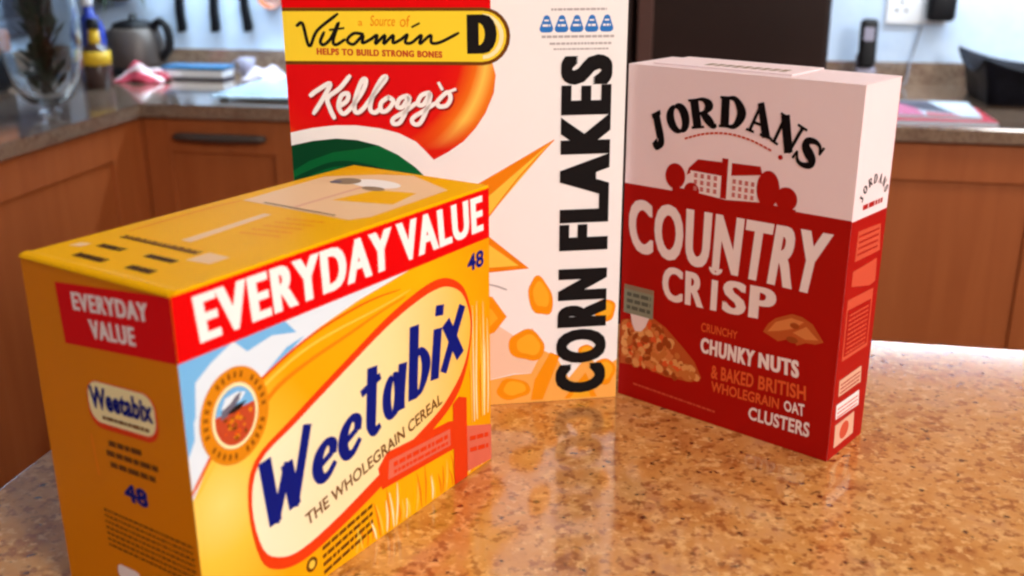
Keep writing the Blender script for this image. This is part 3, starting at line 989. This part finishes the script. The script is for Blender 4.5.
def prism(pts, z0, z1, bev=0.004):
    bm = bmesh.new()
    lo = [bm.verts.new((x, y, z0)) for x, y in pts]
    hi = [bm.verts.new((x, y, z1)) for x, y in pts]
    bm.faces.new(list(reversed(lo)))
    top = bm.faces.new(hi)
    n = len(pts)
    for i in range(n):
        bm.faces.new((lo[i], lo[(i + 1) % n], hi[(i + 1) % n], hi[i]))
    if bev:
        bmesh.ops.bevel(bm, geom=list(top.edges), offset=bev, segments=3, affect='EDGES', profile=0.5)
    return bm


FA, FB = -1.305, 2.21              # worktop fronts of the left and back runs
tag(link_bm('worktop', prism([(-0.48, -0.30), (1.75, -0.30), (1.75, 0.978), (-0.48, 0.978)], TOP - .04, TOP), [M['granite']]),
    'speckled tan granite worktop in the foreground with the three cereal boxes on it', 'worktop')
tag(link_bm('worktop', prism([(A0, 0.35), (FA, 0.35), (FA, FB), (-0.53, FB), (-0.53, B1), (A0, B1)], TOP - .031, TOP), [M['granite_shaded']]),
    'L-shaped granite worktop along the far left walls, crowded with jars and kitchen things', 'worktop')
tag(link_bm('worktop', prism([(0.225, FB), (1.9, FB), (1.9, B1), (0.225, B1)], TOP - .031, TOP), [M['granite_shaded']]),
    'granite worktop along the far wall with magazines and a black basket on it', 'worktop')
slab('trim_1', (A0 + .02, B1 - .02, TOP), (-0.53, B1, TOP + .058), M['granite_shaded'])
slab('trim_2', (0.225, B1 - .02, TOP), (1.9, B1, TOP + .058), M['granite_shaded'])
slab('trim_3', (A0, 0.35, TOP), (A0 + .02, B1, TOP + .058), M['granite_shaded'])


def shaker(w, h, rail=0.080, stile=0.065, t=0.02):
    """door leaf in its own frame: x 0..w, z 0..h, front face at y = 0"""
    bm = bmesh.new()
    b = 0.0016
    add_box(bm, (0, 0, 0), (stile, t, h), 0, b)
    add_box(bm, (w - stile, 0, 0), (w, t, h), 0, b)
    add_box(bm, (stile, 0, h - rail), (w - stile, t, h), 0, b)
    add_box(bm, (stile, 0, 0), (w - stile, t, rail), 0, b)
    add_box(bm, (stile - .002, 0.009, rail - .002), (w - stile + .002, t - .003, h - rail + .002), 0)
    return bm


def cabinet(label, loc, rz, w, depth=0.57, handle=True):
    r = thing('base_cabinet', label, 'cabinet', loc, rz)
    bm = bmesh.new()
    add_box(bm, (0, 0.022, 0.10), (w, depth, TOP - .0315), 0)
    link_bm('body', bm, [M['wood_side']], r)
    bm = bmesh.new()
    add_box(bm, (0, 0.07, 0), (w, 0.088, 0.0995), 0)
    link_bm('plinth', bm, [M['plinth']], r)
    dh = TOP - .036 - .105
    d = link_bm('door', shaker(w - .004, dh), [M['wood']], r, loc=(.002, 0, .105))
    if handle:
        bm = bmesh.new()
        hw = min(.11, w * .38)
        c = (w - .004) / 2
        z = dh - .042
        pts = [(c - hw, -.004, z), (c - hw * .9, -.016, z + .002), (c - hw * .4, -.026, z + .003), (c, -.028, z + .003), (c + hw * .4, -.026, z + .003), (c + hw * .9, -.016, z + .002), (c + hw, -.004, z)]
        add_tube(bm, pts, .008, 10, radii=lambda t: .0075 + .0035 * math.sin(PI * t))
        for v in bm.verts:
            v.co.y = min(v.co.y, -0.0002)
        link_bm('handle', bm, [M['pewter']], d, smooth=True)
    return r


DF = FB + 0.02                     # door faces stand a little behind the worktop edge
cabinet('cherry wood base cabinet with a bowed dark handle on its door, beside the inner corner', (-1.318, DF, 0), 0, 0.393)
cabinet('cherry wood base cabinet behind the tall white carton, next to the dark fridge', (-0.923, DF, 0), 0, 0.391)
cabinet('cherry wood base cabinet at the right edge of the photo, under the magazines', (0.228, DF, 0), 0, 0.484, handle=False)
cabinet('cherry wood base cabinet of the left run, its door ending at the inner corner', (FA - 0.02, 1.572, 0), PI / 2, 0.600, handle=False)
cabinet('cherry wood base cabinet to the right of the one under the magazines', (0.714, DF, 0), 0, 0.600, handle=False)
cabinet('cherry wood base cabinet farther along the left run, towards the photographer', (FA - 0.02, 0.970, 0), PI / 2, 0.600, handle=False)
# corner post closing the inside corner between the two runs
bm = bmesh.new()
add_box(bm, (FA - .060, DF + .002, .1), (-1.320, DF + .03, TOP - .0315), 0)
add_box(bm, (FA - .052, 2.174, .1), (FA - .022, DF + .002, TOP - .0315), 0)
structure(link_bm('trim_4', bm, [M['wood']]))
# island carcass under the near worktop
r = thing('island_cabinet', 'wooden cabinet block carrying the foreground worktop', 'cabinet', (-0.44, -0.26, 0))
bm = bmesh.new()
add_box(bm, (0, 0, .1), (2.15, 1.20, TOP - .0405))
link_bm('body', bm, [M['wood_side']], r)
bm = bmesh.new()
add_box(bm, (.05, .05, 0), (2.10, 1.15, .0995))
link_bm('plinth', bm, [M['plinth']], r)

# unseen wall cabinets added to block pale wall glare; strip lamps sit under them
for lb, x0, w_, nd in (('unseen cherry wood wall cabinet added over the far left worktop to cut glare', -1.60, 1.06, 2), ('unseen cherry wood wall cabinet added over the far right worktop to cut glare', 0.30, 1.50, 3)):
    r = thing('added_wall_cabinet', lb, 'cabinet', (x0, B1 - .33, 1.50))
    bm = bmesh.new()
    add_box(bm, (0, .021, 0), (w_, .33, .72))
    link_bm('body', bm, [M['wood_side']], r)
    for k in range(nd):
        link_bm('door', shaker(w_ / nd - .004, .716), [M['wood']], r, loc=(k * w_ / nd + .002, 0, .002))
# ------------------------------------------------------------------ tall dark fridge
r = thing('fridge', 'tall dark brown double-door fridge behind the cereal boxes, between the two far worktops', 'fridge', (-0.525, FB, 0))
bm = bmesh.new()
add_box(bm, (0, .062, 0.02), (.745, .63, 1.76), 0, .004)
link_bm('body', bm, [M['fridge']], r)
for x0, x1, s in ((0.002, .350, 1), (.358, .743, -1)):
    bm = bmesh.new()
    add_box(bm, (x0, 0, .05), (x1, .058, 1.755), 0, .012, 4)
    d = link_bm('door', bm, [M['fridge']], r)
    if s < 0:
        bm = bmesh.new()
        add_box(bm, (x0 + .002, -.006, .07), (x0 + .034, -.0002, 1.74), 0, .0025)
        link_bm('edge_strip', bm, [M['fridge_edge']], d)
    bm = bmesh.new()
    hx = x1 - .035 if s > 0 else x0 + .055
    add_tube(bm, [(hx, -.001, .30), (hx, -.026, .33), (hx, -.03, .5), (hx, -.026, .67), (hx, -.001, .70)], .009)
    link_bm('handle', bm, [M['fridge_edge']], d, smooth=True)

# ------------------------------------------------------------------ left worktop things
Z = TOP + 0.0005
# tall glass vase
vx, vy = -1.425, 2.044
prof = [(.0, .0), (.024, .0), (.025, .004), (.012, .010), (.012, .014), (.034, .022), (.052, .036), (.066, .062), (.077, .098), (.0840, .145), (.0855, .19), (.083, .24), (.080, .30), (.082, .34),
        (.0795, .34), (.0775, .30), (.0805, .24), (.083, .19), (.0815, .145), (.0745, .10), (.0635, .066), (.049, .042), (.032, .030), (.0, .026)]
bm = bmesh.new()
add_lathe(bm, prof, n=48)
bmesh.ops.remove_doubles(bm, verts=bm.verts, dist=1e-5)
tag(link_bm('glass_vase', bm, [M['glass']], smooth=True, loc=(vx, vy, Z)), 'tall clear glass vase holding dark stems, at the left edge of the photo', 'vase')
r = thing('bouquet', 'bunch of dark green and brown stems standing in the clear glass vase', 'plant', (vx, vy, Z + .028))
bm = bmesh.new()
for i in range(16):
    a = i * 2.4
    rr = .010 + .012 * (i % 4) / 3
    add_tube(bm, [(rr * .6 * math.cos(a + 2), rr * .6 * math.sin(a + 2), .010 + .004 * (i % 3)), (rr * .5 * math.cos(a), rr * .5 * math.sin(a), .09), (rr * 1.5 * math.cos(a), rr * 1.5 * math.sin(a), .22), (rr * 2.4 * math.cos(a), rr * 2.4 * math.sin(a), .36 + .02 * (i % 3))], .0028, 6, smooth_n=4)
link_bm('stems', bm, [M['stem']], r)


def add_leaf(bm, base, dirv, ln, wd, mi=0, droop=0.2):
    d = Vector(dirv).normalized()
    s = d.cross(Vector((0, 0, 1)))
    s = s.normalized() if s.length > 1e-3 else Vector((1, 0, 0))
    n = 6
    L, C_, R = [], [], []
    for i in range(n + 1):
        t = i / n
        p = Vector(base) + d * ln * t - Vector((0, 0, 1)) * droop * ln * t * t
        w = wd * math.sin(PI * min(.98, max(.03, t ** .8))) / 2
        L.append(bm.verts.new(p + s * w + Vector((0, 0, w * .35))))
        C_.append(bm.verts.new(p))
        R.append(bm.verts.new(p - s * w + Vector((0, 0, w * .35))))
    for i in range(n):
        bm.faces.new((L[i], C_[i], C_[i + 1], L[i + 1])).material_index = mi
        bm.faces.new((C_[i], R[i], R[i + 1], C_[i + 1])).material_index = mi


bm = bmesh.new()
for i in range(110):
    a = rnd.uniform(0, 2 * PI)
    z = rnd.uniform(.02, .10) if i % 2 else rnd.uniform(.10, .34)
    rr = (.006 + .010 * z / .3) if i % 3 else .03
    ln = rnd.uniform(.035, .052) if z < .25 else rnd.uniform(.05, .08)
    add_leaf(bm, (rr * math.cos(a), rr * math.sin(a), z), (math.cos(a), math.sin(a), 1.3), ln, ln * .45, 0, .1)
link_bm('leaves', bm, [M['leaf']], r)

# coffee jar with yellow label
jx, jy = -1.542, 2.43
r = thing('jar', 'brown jar with a yellow label and yellow neck, just right of the glass vase', 'jar', (jx, jy, Z))
bm = bmesh.new()
add_lathe(bm, [(.030, 0), (.034, .003), (.034, .093), (.030, .100), (.020, .106), (.016, .110)], n=32, cap_bottom=True, cap_top=True)
link_bm('body', bm, [M['coffee']], r, True)
bm = bmesh.new()
add_lathe(bm, [(.0343, .058), (.0347, .058), (.0347, .092), (.0343, .092)], n=32)
link_bm('label_band', bm, [M['label_yellow']], r, True)
bm = bmesh.new()
add_lathe(bm, [(.0135, .1102), (.0145, .112), (.0125, .146)], n=24, cap_bottom=True, cap_top=True)
link_bm('neck', bm, [M['label_yellow']], r, True)
bm = bmesh.new()
add_lathe(bm, [(.0165, .1462), (.017, .150), (.016, .168), (.012, .171)], n=24, cap_bottom=True, cap_top=True)
link_bm('lid', bm, [M['black']], r, True)
# cobalt bottle behind
r = thing('bottle', 'cobalt blue bottle standing between the glass vase and the brown jar', 'bottle', (-1.600, 2.51, Z))
bm = bmesh.new()
add_lathe(bm, [(.032, 0), (.036, .004), (.036, .13), (.030, .155), (.013, .178), (.012, .195)], n=32, cap_bottom=True, cap_top=True)
link_bm('body', bm, [M['cobalt']], r, True)
bm = bmesh.new()
add_lathe(bm, [(.014, .1955), (.014, .222), (.012, .225)], n=24, cap_bottom=True, cap_top=True)
link_bm('cap', bm, [M['white_plastic']], r, True)
bm = bmesh.new()
add_lathe(bm, [(.0363, .04), (.0367, .04), (.0367, .09), (.0363, .09)], n=32)
link_bm('label_band', bm, [M['grey_plastic']], r, True)
# dark kettle with steel band
kx, ky = -1.596, 2.715
r = thing('kettle', 'dark kettle with a grey body and black lid, behind the red cloth', 'kettle', (kx, ky, Z))
bm = bmesh.new()
add_lathe(bm, [(.082, .022), (.084, .03), (.078, .085), (.068, .120), (.062, .126)], n=40, cap_bottom=True, cap_top=True)
link_bm('body', bm, [M['pewter']], r, True)
bm = bmesh.new()
add_lathe(bm, [(.088, 0), (.09, .004), (.088, .019), (.080, .0215)], n=40, cap_bottom=True, cap_top=True)
link_bm('base', bm, [M['black']], r, True)
bm = bmesh.new()
add_lathe(bm, [(.060, .1265), (.056, .138), (.03, .145), (.012, .147), (.011, .160), (.002, .164)], n=32, cap_bottom=True, cap_top=True)
link_bm('lid', bm, [M['black']], r, True)
bm = bmesh.new()
add_tube(bm, [(.058, -.01, .122), (.085, -.012, .143), (.108, -.015, .125), (.110, -.015, .075), (.084, -.012, .045)], .012, 10)
link_bm('handle', bm, [M['black']], r, True)
bm = bmesh.new()
add_tube(bm, [(-.066, 0, .085), (-.088, 0, .105), (-.100, 0, .118)], .012, 10, radii=lambda t: .016 - .007 * t)
link_bm('spout', bm, [M['pewter']], r, True)


def cloth_heap(name, label, m, loc, sx, sy, h, seed, m2=None):
    r_ = random.Random(seed)
    bm = bmesh.new()
    n = 26
    g = []
    for i in range(n + 1):
        row = []
        for j in range(n + 1):
            u, v = i / n * 2 - 1, j / n * 2 - 1
            rad = min(1, math.hypot(u * .95, v * .95))
            z = h * max(0, 1 - rad ** 2.2) * (0.72 + .22 * math.sin(5 * u + 3 * v + seed) + .14 * math.sin(11 * v - 6 * u))
            row.append(bm.verts.new((u * sx * (1 + .06 * math.sin(7 * v)), v * sy * (1 + .06 * math.sin(6 * u)), max(.0, z) + .0015)))
        g.append(row)
    for i in range(n):
        for j in range(n):
            f = bm.faces.new((g[i][j], g[i + 1][j], g[i + 1][j + 1], g[i][j + 1]))
            if m2 and (j // 5) % 2:
                f.material_index = 1
    o = link_bm(name, bm, [M[m]] + ([M[m2]] if m2 else []), smooth=True, loc=loc)
    md = o.modifiers.new('thickness', 'SOLIDIFY')
    md.thickness = .0014
    md.offset = 1
    return o


tag(cloth_heap('tea_towel', '', 'cloth_red', (-1.497, 2.565, Z), .072, .045, .048, 3, 'enamel'), 'crumpled red and pink cloth on the far left worktop in front of the kettle', 'cloth')
tag(cloth_heap('dishcloth', '', 'cloth_white', (-1.190, 2.660, Z), .058, .036, .036, 5), 'crumpled whitish cloth beside the small grey cup on the far worktop', 'cloth')
# white tub with blue lid
r = thing('food_tub', 'long low white tub with a blue lid lying below the hanging knives', 'tub', (-1.372, 2.635, Z))
bm = bmesh.new()
add_box(bm, (-.088, -.035, 0), (.088, .035, .006), 1, .002)
add_box(bm, (-.086, -.033, .0062), (.086, .033, .026), 0, .004)
link_bm('body', bm, [M['white_plastic'], M['mag_dark']], r)
bm = bmesh.new()
add_box(bm, (-.090, -.037, .0265), (.090, .037, .036), 0, .003)
link_bm('lid', bm, [M['lid_blue']], r)
# small grey cup
r = thing('cup', 'small grey cup between the white tub and the whitish cloth', 'cup', (-1.262, 2.700, Z))
bm = bmesh.new()
add_lathe(bm, [(.0, 0), (.016, 0), (.019, .004), (.023, .05), (.0215, .05), (.0175, .006), (.0, .005)], n=28)
link_bm('bowl', bm, [M['grey_plastic']], r, True)
bm = bmesh.new()
add_tube(bm, [(-.0218, -.004, .042), (-.036, -.006, .038), (-.037, -.006, .02), (-.0205, -.004, .014)], .003, 8)
link_bm('handle', bm, [M['grey_plastic']], r, True)
# pale glass worktop saver
r = thing('chopping_board', 'pale blue glass chopping board on the far worktop, beside the tall white carton', 'chopping board', (-0.94, 2.44, Z))
bm = bmesh.new()
add_box(bm, (-.225, -.165, .006), (.225, .165, .012), 0, .002)
link_bm('glass_plate', bm, [M['glass_board']], r)
for x in (-.2, .2):
    for y in (-.14, .14):
        bm = bmesh.new()
        add_lathe(bm, [(.010, 0), (.011, .002), (.009, .0058)], (x, y, 0), 16, cap_bottom=True, cap_top=True)
        link_bm('foot', bm, [M['board_edge']], r)
# wooden-lidded black bin at the very left
r = thing('bread_bin', 'black bin with an orange wooden top, cut off by the left edge of the photo', 'bin', (-1.835, 2.26, Z))
bm = bmesh.new()
add_box(bm, (-.115, -.09, .006), (.115, .09, .088), 0, .012, 3)
link_bm('body', bm, [M['black']], r)
bm = bmesh.new()
add_box(bm, (-.11, -.085, .0885), (.11, .085, .15), 0, .014, 4)
link_bm('lid', bm, [M['orange_wood']], r)
bm = bmesh.new()
add_box(bm, (-.10, -.075, 0), (.10, .075, .0055), 0)
link_bm('base', bm, [M['pewter']], r)

# ------------------------------------------------------------------ things on the back wall, left
r = thing('knife_rack', 'magnetic bar on the far wall that the three knives hang from', 'knife rack', (-1.41, B1, TOP + .30))
bm = bmesh.new()
add_box(bm, (-.20, -.016, 0), (.22, 0, .036), 0, .003)
link_bm('bar', bm, [M['steel']], r)
for x in (-.19, .205):
    bm = bmesh.new()
    add_box(bm, (x - .008, -.019, .010), (x + .008, -.016, .026), 0, .001)
    link_bm('end_cap', bm, [M['black']], r)


def knife_meshes(s):
    bm = bmesh.new()
    pts = [(-.012, 0), (.013, .004), (.015, .02), (.010, .06), (.012, .112), (-.010, .114), (-.011, .06)]
    f0 = [bm.verts.new((x, -.009, z)) for x, z in pts]
    f1 = [bm.verts.new((x, .009, z)) for x, z in pts]
    bm.faces.new(f0)
    bm.faces.new(list(reversed(f1)))
    for i in range(len(pts)):
        bm.faces.new((f1[i], f1[(i + 1) % len(pts)], f0[(i + 1) % len(pts)], f0[i]))
    bmesh.ops.bevel(bm, geom=list(bm.edges), offset=.003, segments=2, affect='EDGES')
    bl = bmesh.new()
    bp = [(-.011, .114), (.012, .1135), (.016, .13), (.016, .20), (.010, .265 * s + .02), (-.006, .30 * s), (-.010, .24), (-.011, .13)]
    f0 = [bl.verts.new((x, -.001, z)) for x, z in bp]
    f1 = [bl.verts.new((x, .001, z)) for x, z in bp]
    bl.faces.new(f0)
    bl.faces.new(list(reversed(f1)))
    for i in range(len(bp)):
        bl.faces.new((f1[i], f1[(i + 1) % len(bp)], f0[(i + 1) % len(bp)], f0[i]))
    return bm, bl


def copy_thing(root, label):
    c = root.copy()
    COL.objects.link(c)
    c['label'] = label
    for ch in root.children:
        d = ch.copy()
        COL.objects.link(d)
        d.parent = c
    return c


KG = 'knives hanging on the far wall'
k0 = thing('kitchen_knife', 'black-handled knife hanging on the far wall, leftmost of the three', 'knife', (-1.515, B1 - .0171, TOP + .102), 0, KG)
bm, bl = knife_meshes(1.0)
link_bm('handle', bm, [M['black']], k0)
link_bm('blade', bl, [M['steel']], k0)
for x, z, lb, ry in ((-1.412, .103, 'black-handled knife hanging on the far wall, middle one of the three', .03), (-1.311, .106, 'black-handled knife hanging on the far wall, nearest the copper pan', -.08)):
    k = copy_thing(k0, lb)
    k.location = (x, B1 - .0171, TOP + z)
    k.rotation_euler = (0, ry, 0)
# copper pan hung on the wall
r = thing('copper_pan', 'small round copper pan hanging on the far wall right of the knives', 'pan', (-1.232, B1, TOP + .212))
bm = bmesh.new()
n = 40
rings = []
for rr, y in ((.0, -.006), (.030, -.006), (.034, -.008), (.037, -.034), (.040, -.036), (.040, -.032), (.0375, -.004), (.030, .0006), (.0, .0006)):
    rings.append((rr, y))
R = []
for rr, y in rings:
    R.append([bm.verts.new((rr * math.cos(2 * PI * i / n), y, rr * math.sin(2 * PI * i / n))) for i in range(n)])
for q, (a, b) in enumerate(zip(R, R[1:])):
    for i in range(n):
        bm.faces.new((a[i], b[i], b[(i + 1) % n], a[(i + 1) % n])).material_index = 1 if q < 2 else 0
bmesh.ops.remove_doubles(bm, verts=bm.verts, dist=1e-6)
link_bm('bowl', bm, [M['copper'], M['enamel']], r, True)
bm = bmesh.new()
add_tube(bm, [(.004, -.034, .038), (.006, -.026, .09), (.008, -.020, .125), (.008, -.020, .144), (.008, -.012, .1455), (.008, -.008, .1455)], .0035, 8)
link_bm('handle', bm, [M['copper']], r, True)
# trailing plant in a wall pot above the jars
r = thing('potted_plant', 'dark green plant trailing from a pot on the far left wall above the kettle', 'plant', (-1.69, B1 - .07, TOP + .195))
bm = bmesh.new()
add_lathe(bm, [(.0, 0), (.045, 0), (.060, .09), (.066, .09), (.066, .105), (.058, .105), (.052, .095), (.0, .09)], n=28)
link_bm('pot', bm, [M['terracotta']], r, True)
bm = bmesh.new()
for i in range(46):
    a = rnd.uniform(0, 2 * PI)
    ln = rnd.uniform(.06, .12)
    add_leaf(bm, (.045 * math.cos(a), .040 * math.sin(a) - .01, .10), (math.cos(a), .6 * math.sin(a) - .4, rnd.uniform(-.4, .8)), ln, .022, 0, rnd.uniform(.7, 1.3))
for v in bm.verts:
    v.co.y = min(v.co.y, .066)
    v.co.z = max(v.co.z, -.034 + .02 * abs(math.sin(60 * v.co.x)))
link_bm('foliage', bm, [M['leaf']], r)

# ------------------------------------------------------------------ right wall and worktop things
r = thing('wall_socket', 'white double wall socket on the far wall, cut off by the top of the photo', 'socket', (0.412, B1, TOP + .151))
bm = bmesh.new()
add_box(bm, (0, -.009, 0), (.146, 0, .086), 0, .003)
link_bm('face_plate', bm, [M['white_plastic']], r)
bm = bmesh.new()
for cx in (.036,):
    for dx, dz in ((0, .054), (-.011, .034), (.011, .034)):
        add_box(bm, (cx + dx - .003, -.0095, dz - .003), (cx + dx + .003, -.0088, dz + .003), 0)
link_bm('pin_hole', bm, [M['black']], r)
for cx in (.020, .126):
    bm = bmesh.new()
    add_box(bm, (cx - .005, -.0125, .066), (cx + .005, -.009, .078), 0, .001)
    link_bm('switch', bm, [M['grey_plastic']], r)
r = thing('charger_plug', 'rounded black charger plugged into the wall socket, above the grey cable', 'charger', (0.538, B1 - .0092, TOP + .157))
bm = bmesh.new()
add_box(bm, (-.034, -.045, .004), (.034, -.0035, .092), 0, .014, 4)
link_bm('body', bm, [M['black']], r, True)
bm = bmesh.new()
add_box(bm, (-.02, -.0034, .02), (.02, 0, .075), 0, .001)
link_bm('base', bm, [M['black']], r)
bm = bmesh.new()
add_tube(bm, [(.500, B1 - .014, TOP + .150), (.494, B1 - .016, TOP + .12), (.486, B1 - .016, TOP + .08), (.479, B1 - .030, TOP + .055), (.470, B1 - .05, TOP + .01), (.44, B1 - .06, TOP + .0035), (.405, B1 - .075, TOP + .0035)], .0024, 8)
tag(link_bm('power_cable', bm, [M['cable']], smooth=True), 'thin grey cable hanging down the far wall from the socket to the phone', 'cable')
r = thing('cordless_phone', 'black handset phone upright on the far worktop, beside the grey hanging cable', 'phone', (0.363, 2.74, Z))
bm = bmesh.new()
add_box(bm, (-.0215, -.013, .052), (.0215, .010, .170), 0, .0115, 5)
for v in bm.verts:
    v.co.y += (v.co.z - .05) * .12
h_ = link_bm('handset', bm, [M['black']], r, True)
bm = bmesh.new()
add_box(bm, (-.012, -.0148, .118), (.012, -.0134, .150), 0, .0006)
for v in bm.verts:
    v.co.y += (v.co.z - .05) * .12
link_bm('screen', bm, [M['grey_plastic']], h_)
# its charging stand
r = thing('phone_stand', 'grey mauve charging stand that holds the black handset phone', 'phone stand', (0.363, 2.74, Z))
bm = bmesh.new()
add_box(bm, (-.036, -.040, 0), (.036, .036, .016), 0, .006, 3)
add_box(bm, (-.024, -.010, .012), (.024, .016, .0515), 0, .006, 3)
add_box(bm, (-.024, .0135, .04), (.024, .024, .085), 0, .004, 3)
link_bm('cradle', bm, [M['grey_plastic']], r, True)
bm = bmesh.new()
add_box(bm, (-.028, -.036, .0162), (.028, -.014, .0175), 0, .0005)
link_bm('key_strip', bm, [M['black']], r)

# flared black basket, rim sagging between raised corners
r = thing('basket', 'black flared basket on the far right worktop, with one raised corner', 'basket', (0.775, 2.62, Z), 0.0)


def ring_pts(hw, hd, z, peak, n=16, rad=.25):
    out = []
    for s in range(4):
        for i in range(n):
            t = i / n
            a = [(-1, -1), (1, -1), (1, 1), (-1, 1)][s]
            b = [(1, -1), (1, 1), (-1, 1), (-1, -1)][s]
            x, y = a[0] + (b[0] - a[0]) * t, a[1] + (b[1] - a[1]) * t
            k = abs(2 * t - 1)
            out.append(((x * hw) * (1 + .03 * k), (y * hd) * (1 + .03 * k), z + peak * k ** 2.2))
    return out


bm = bmesh.new()
RR = []
for hw, hd, z, pk in ((.165, .105, .0, 0), (.168, .108, .006, 0), (.174, .114, .04, .012), (.186, .126, .064, .034), (.190, .130, .066, .038), (.186, .126, .066, .036), (.180, .120, .062, .032), (.168, .108, .04, .010), (.160, .100, .010, 0)):
    RR.append([bm.verts.new(p) for p in ring_pts(hw, hd, z, pk)])
for a, b in zip(RR, RR[1:]):
    m_ = len(a)
    for i in range(m_):
        bm.faces.new((a[i], a[(i + 1) % m_], b[(i + 1) % m_], b[i]))
bm.faces.new(list(reversed(RR[0])))
bm.faces.new(RR[-1])
link_bm('bowl', bm, [M['leather']], r, True)
bm = bmesh.new()
rp = ring_pts(.1905, .1305, .0665, .038)
rp.append(rp[0])
add_tube(bm, rp, .0032, 8, smooth_n=1)
link_bm('rim_piping', bm, [M['leather']], r, True)


# magazines
def magazine(label, loc, rz, w, h, t, parts):
    r = thing('magazine', label, 'magazine', loc, rz)
    bm = bmesh.new()
    add_box(bm, (.002, .001, .0004), (w - .001, h - .001, t - .0008), 0)
    link_bm('pages', bm, [M['mag_white']], r)
    bm = bmesh.new()
    ms = []
    add_box(bm, (0, 0, 0), (w, h, .0003), 0)
    add_box(bm, (0, 0, t - .0007), (w, h, t - .0003), 0)
    add_box(bm, (0, 0, .0003), (.0016, h, t - .0007), 0)
    ms = [M[parts[0]]]
    for k, (m, pts) in enumerate(parts[1]):
        if M[m] not in ms:
            ms.append(M[m])
        f = bm.faces.new([bm.verts.new((x, y, t - .0003 + .0001 * (1 + k * .3))) for x, y in pts])
        f.material_index = ms.index(M[m])
    link_bm('cover', bm, ms, r)
    return r


magazine('red magazine underneath the pink and white one, at the front of the far right worktop', (0.318, 2.224, Z), 0.02, .245, .20, .008,
         ('mag_red', [('mag_pink', [(.01, .12), (.08, .12), (.08, .19), (.01, .19)])]))
magazine('pink, dark and white magazine lying on top of the red magazine', (0.312, 2.270, Z + .0082), -0.06, .225, .205, .006,
         ('mag_white', [('mag_pink', [(.0, .0), (.115, .0), (.10, .16), (.0, .225)]), ('mag_dark', [(.115, .07), (.18, .02), (.14, .2), (.06, .2)]), ('mag_red', [(.12, 0), (.19, 0), (.18, .02), (.12, .05)])]))

# ================================================================== LIGHT
def area(name, loc, rot, sx, sy, power, rgb):
    l = bpy.data.lights.new(name, 'AREA')
    l.shape = 'RECTANGLE'
    l.size, l.size_y = sx, sy
    l.energy = power
    l.color = rgb
    o = bpy.data.objects.new(name, l)
    COL.objects.link(o)
    o.location = loc
    o.rotation_euler = rot
    return o


def aim(loc, to):
    return (Vector(to) - Vector(loc)).to_track_quat('-Z', 'Y').to_euler()


p = (1.55, -0.75, 2.30)
area('ceiling_lamp_near', p, aim(p, (0.0, 0.9, 1.0)), 0.7, 0.7, 77, (1.0, 0.965, 0.94))
p = (0.9, 1.55, 2.38)
area('ceiling_lamp_aisle', p, (0, 0, 0), 0.9, 0.5, 13, (1.0, 0.92, 0.82))
area('cabinet_strip_left', (-1.07, 2.66, 1.49), (0, 0, 0), 1.0, 0.06, 15, (0.66, 0.84, 1.0))
area('cabinet_strip_right', (1.0, 2.66, 1.49), (0, 0, 0), 1.3, 0.06, 15, (0.72, 0.86, 1.0))

w = bpy.data.worlds.new('room_air')
SC.world = w
w.use_nodes = True
w.node_tree.nodes['Background'].inputs[0].default_value = (0.9, 0.92, 1.0, 1)
w.node_tree.nodes['Background'].inputs[1].default_value = 0.15

# ================================================================== CAMERA
F_PX, PITCH, ROLL, CAMH = 1040.2353, 0.32787, 0.00223, 0.3687
cp, sp = math.cos(PITCH), math.sin(PITCH)
fw = Vector((-math.sin(YAW) * cp, math.cos(YAW) * cp, -sp))
up = Vector((-math.sin(YAW) * sp, math.cos(YAW) * sp, cp))
rt = Vector((math.cos(YAW), math.sin(YAW), 0))
cr, sr = math.cos(ROLL), math.sin(ROLL)
rx, ry = rt * cr - up * sr, rt * sr + up * cr
cd = bpy.data.cameras.new('camera')
cd.sensor_width = 36.0
cd.lens = 36.0 * F_PX / 1024
cd.clip_start = 0.02
cd.dof.use_dof = True
cd.dof.focus_distance = 0.78
cd.dof.aperture_fstop = 6.5
cam = bpy.data.objects.new('camera', cd)
COL.objects.link(cam)
mw = Matrix.Identity(4)
for i in range(3):
    mw[i][0], mw[i][1], mw[i][2] = rx[i], ry[i], -fw[i]
mw[0][3], mw[1][3], mw[2][3] = 0, 0, TOP + CAMH
cam.matrix_world = mw
SC.camera = cam

SC.cycles.filter_width = 2.4
SC.view_settings.view_transform = 'Standard'
SC.view_settings.look = 'None'
SC.view_settings.exposure = 0.0
SC.view_settings.gamma = 1.0
SC.view_settings.use_curve_mapping = False
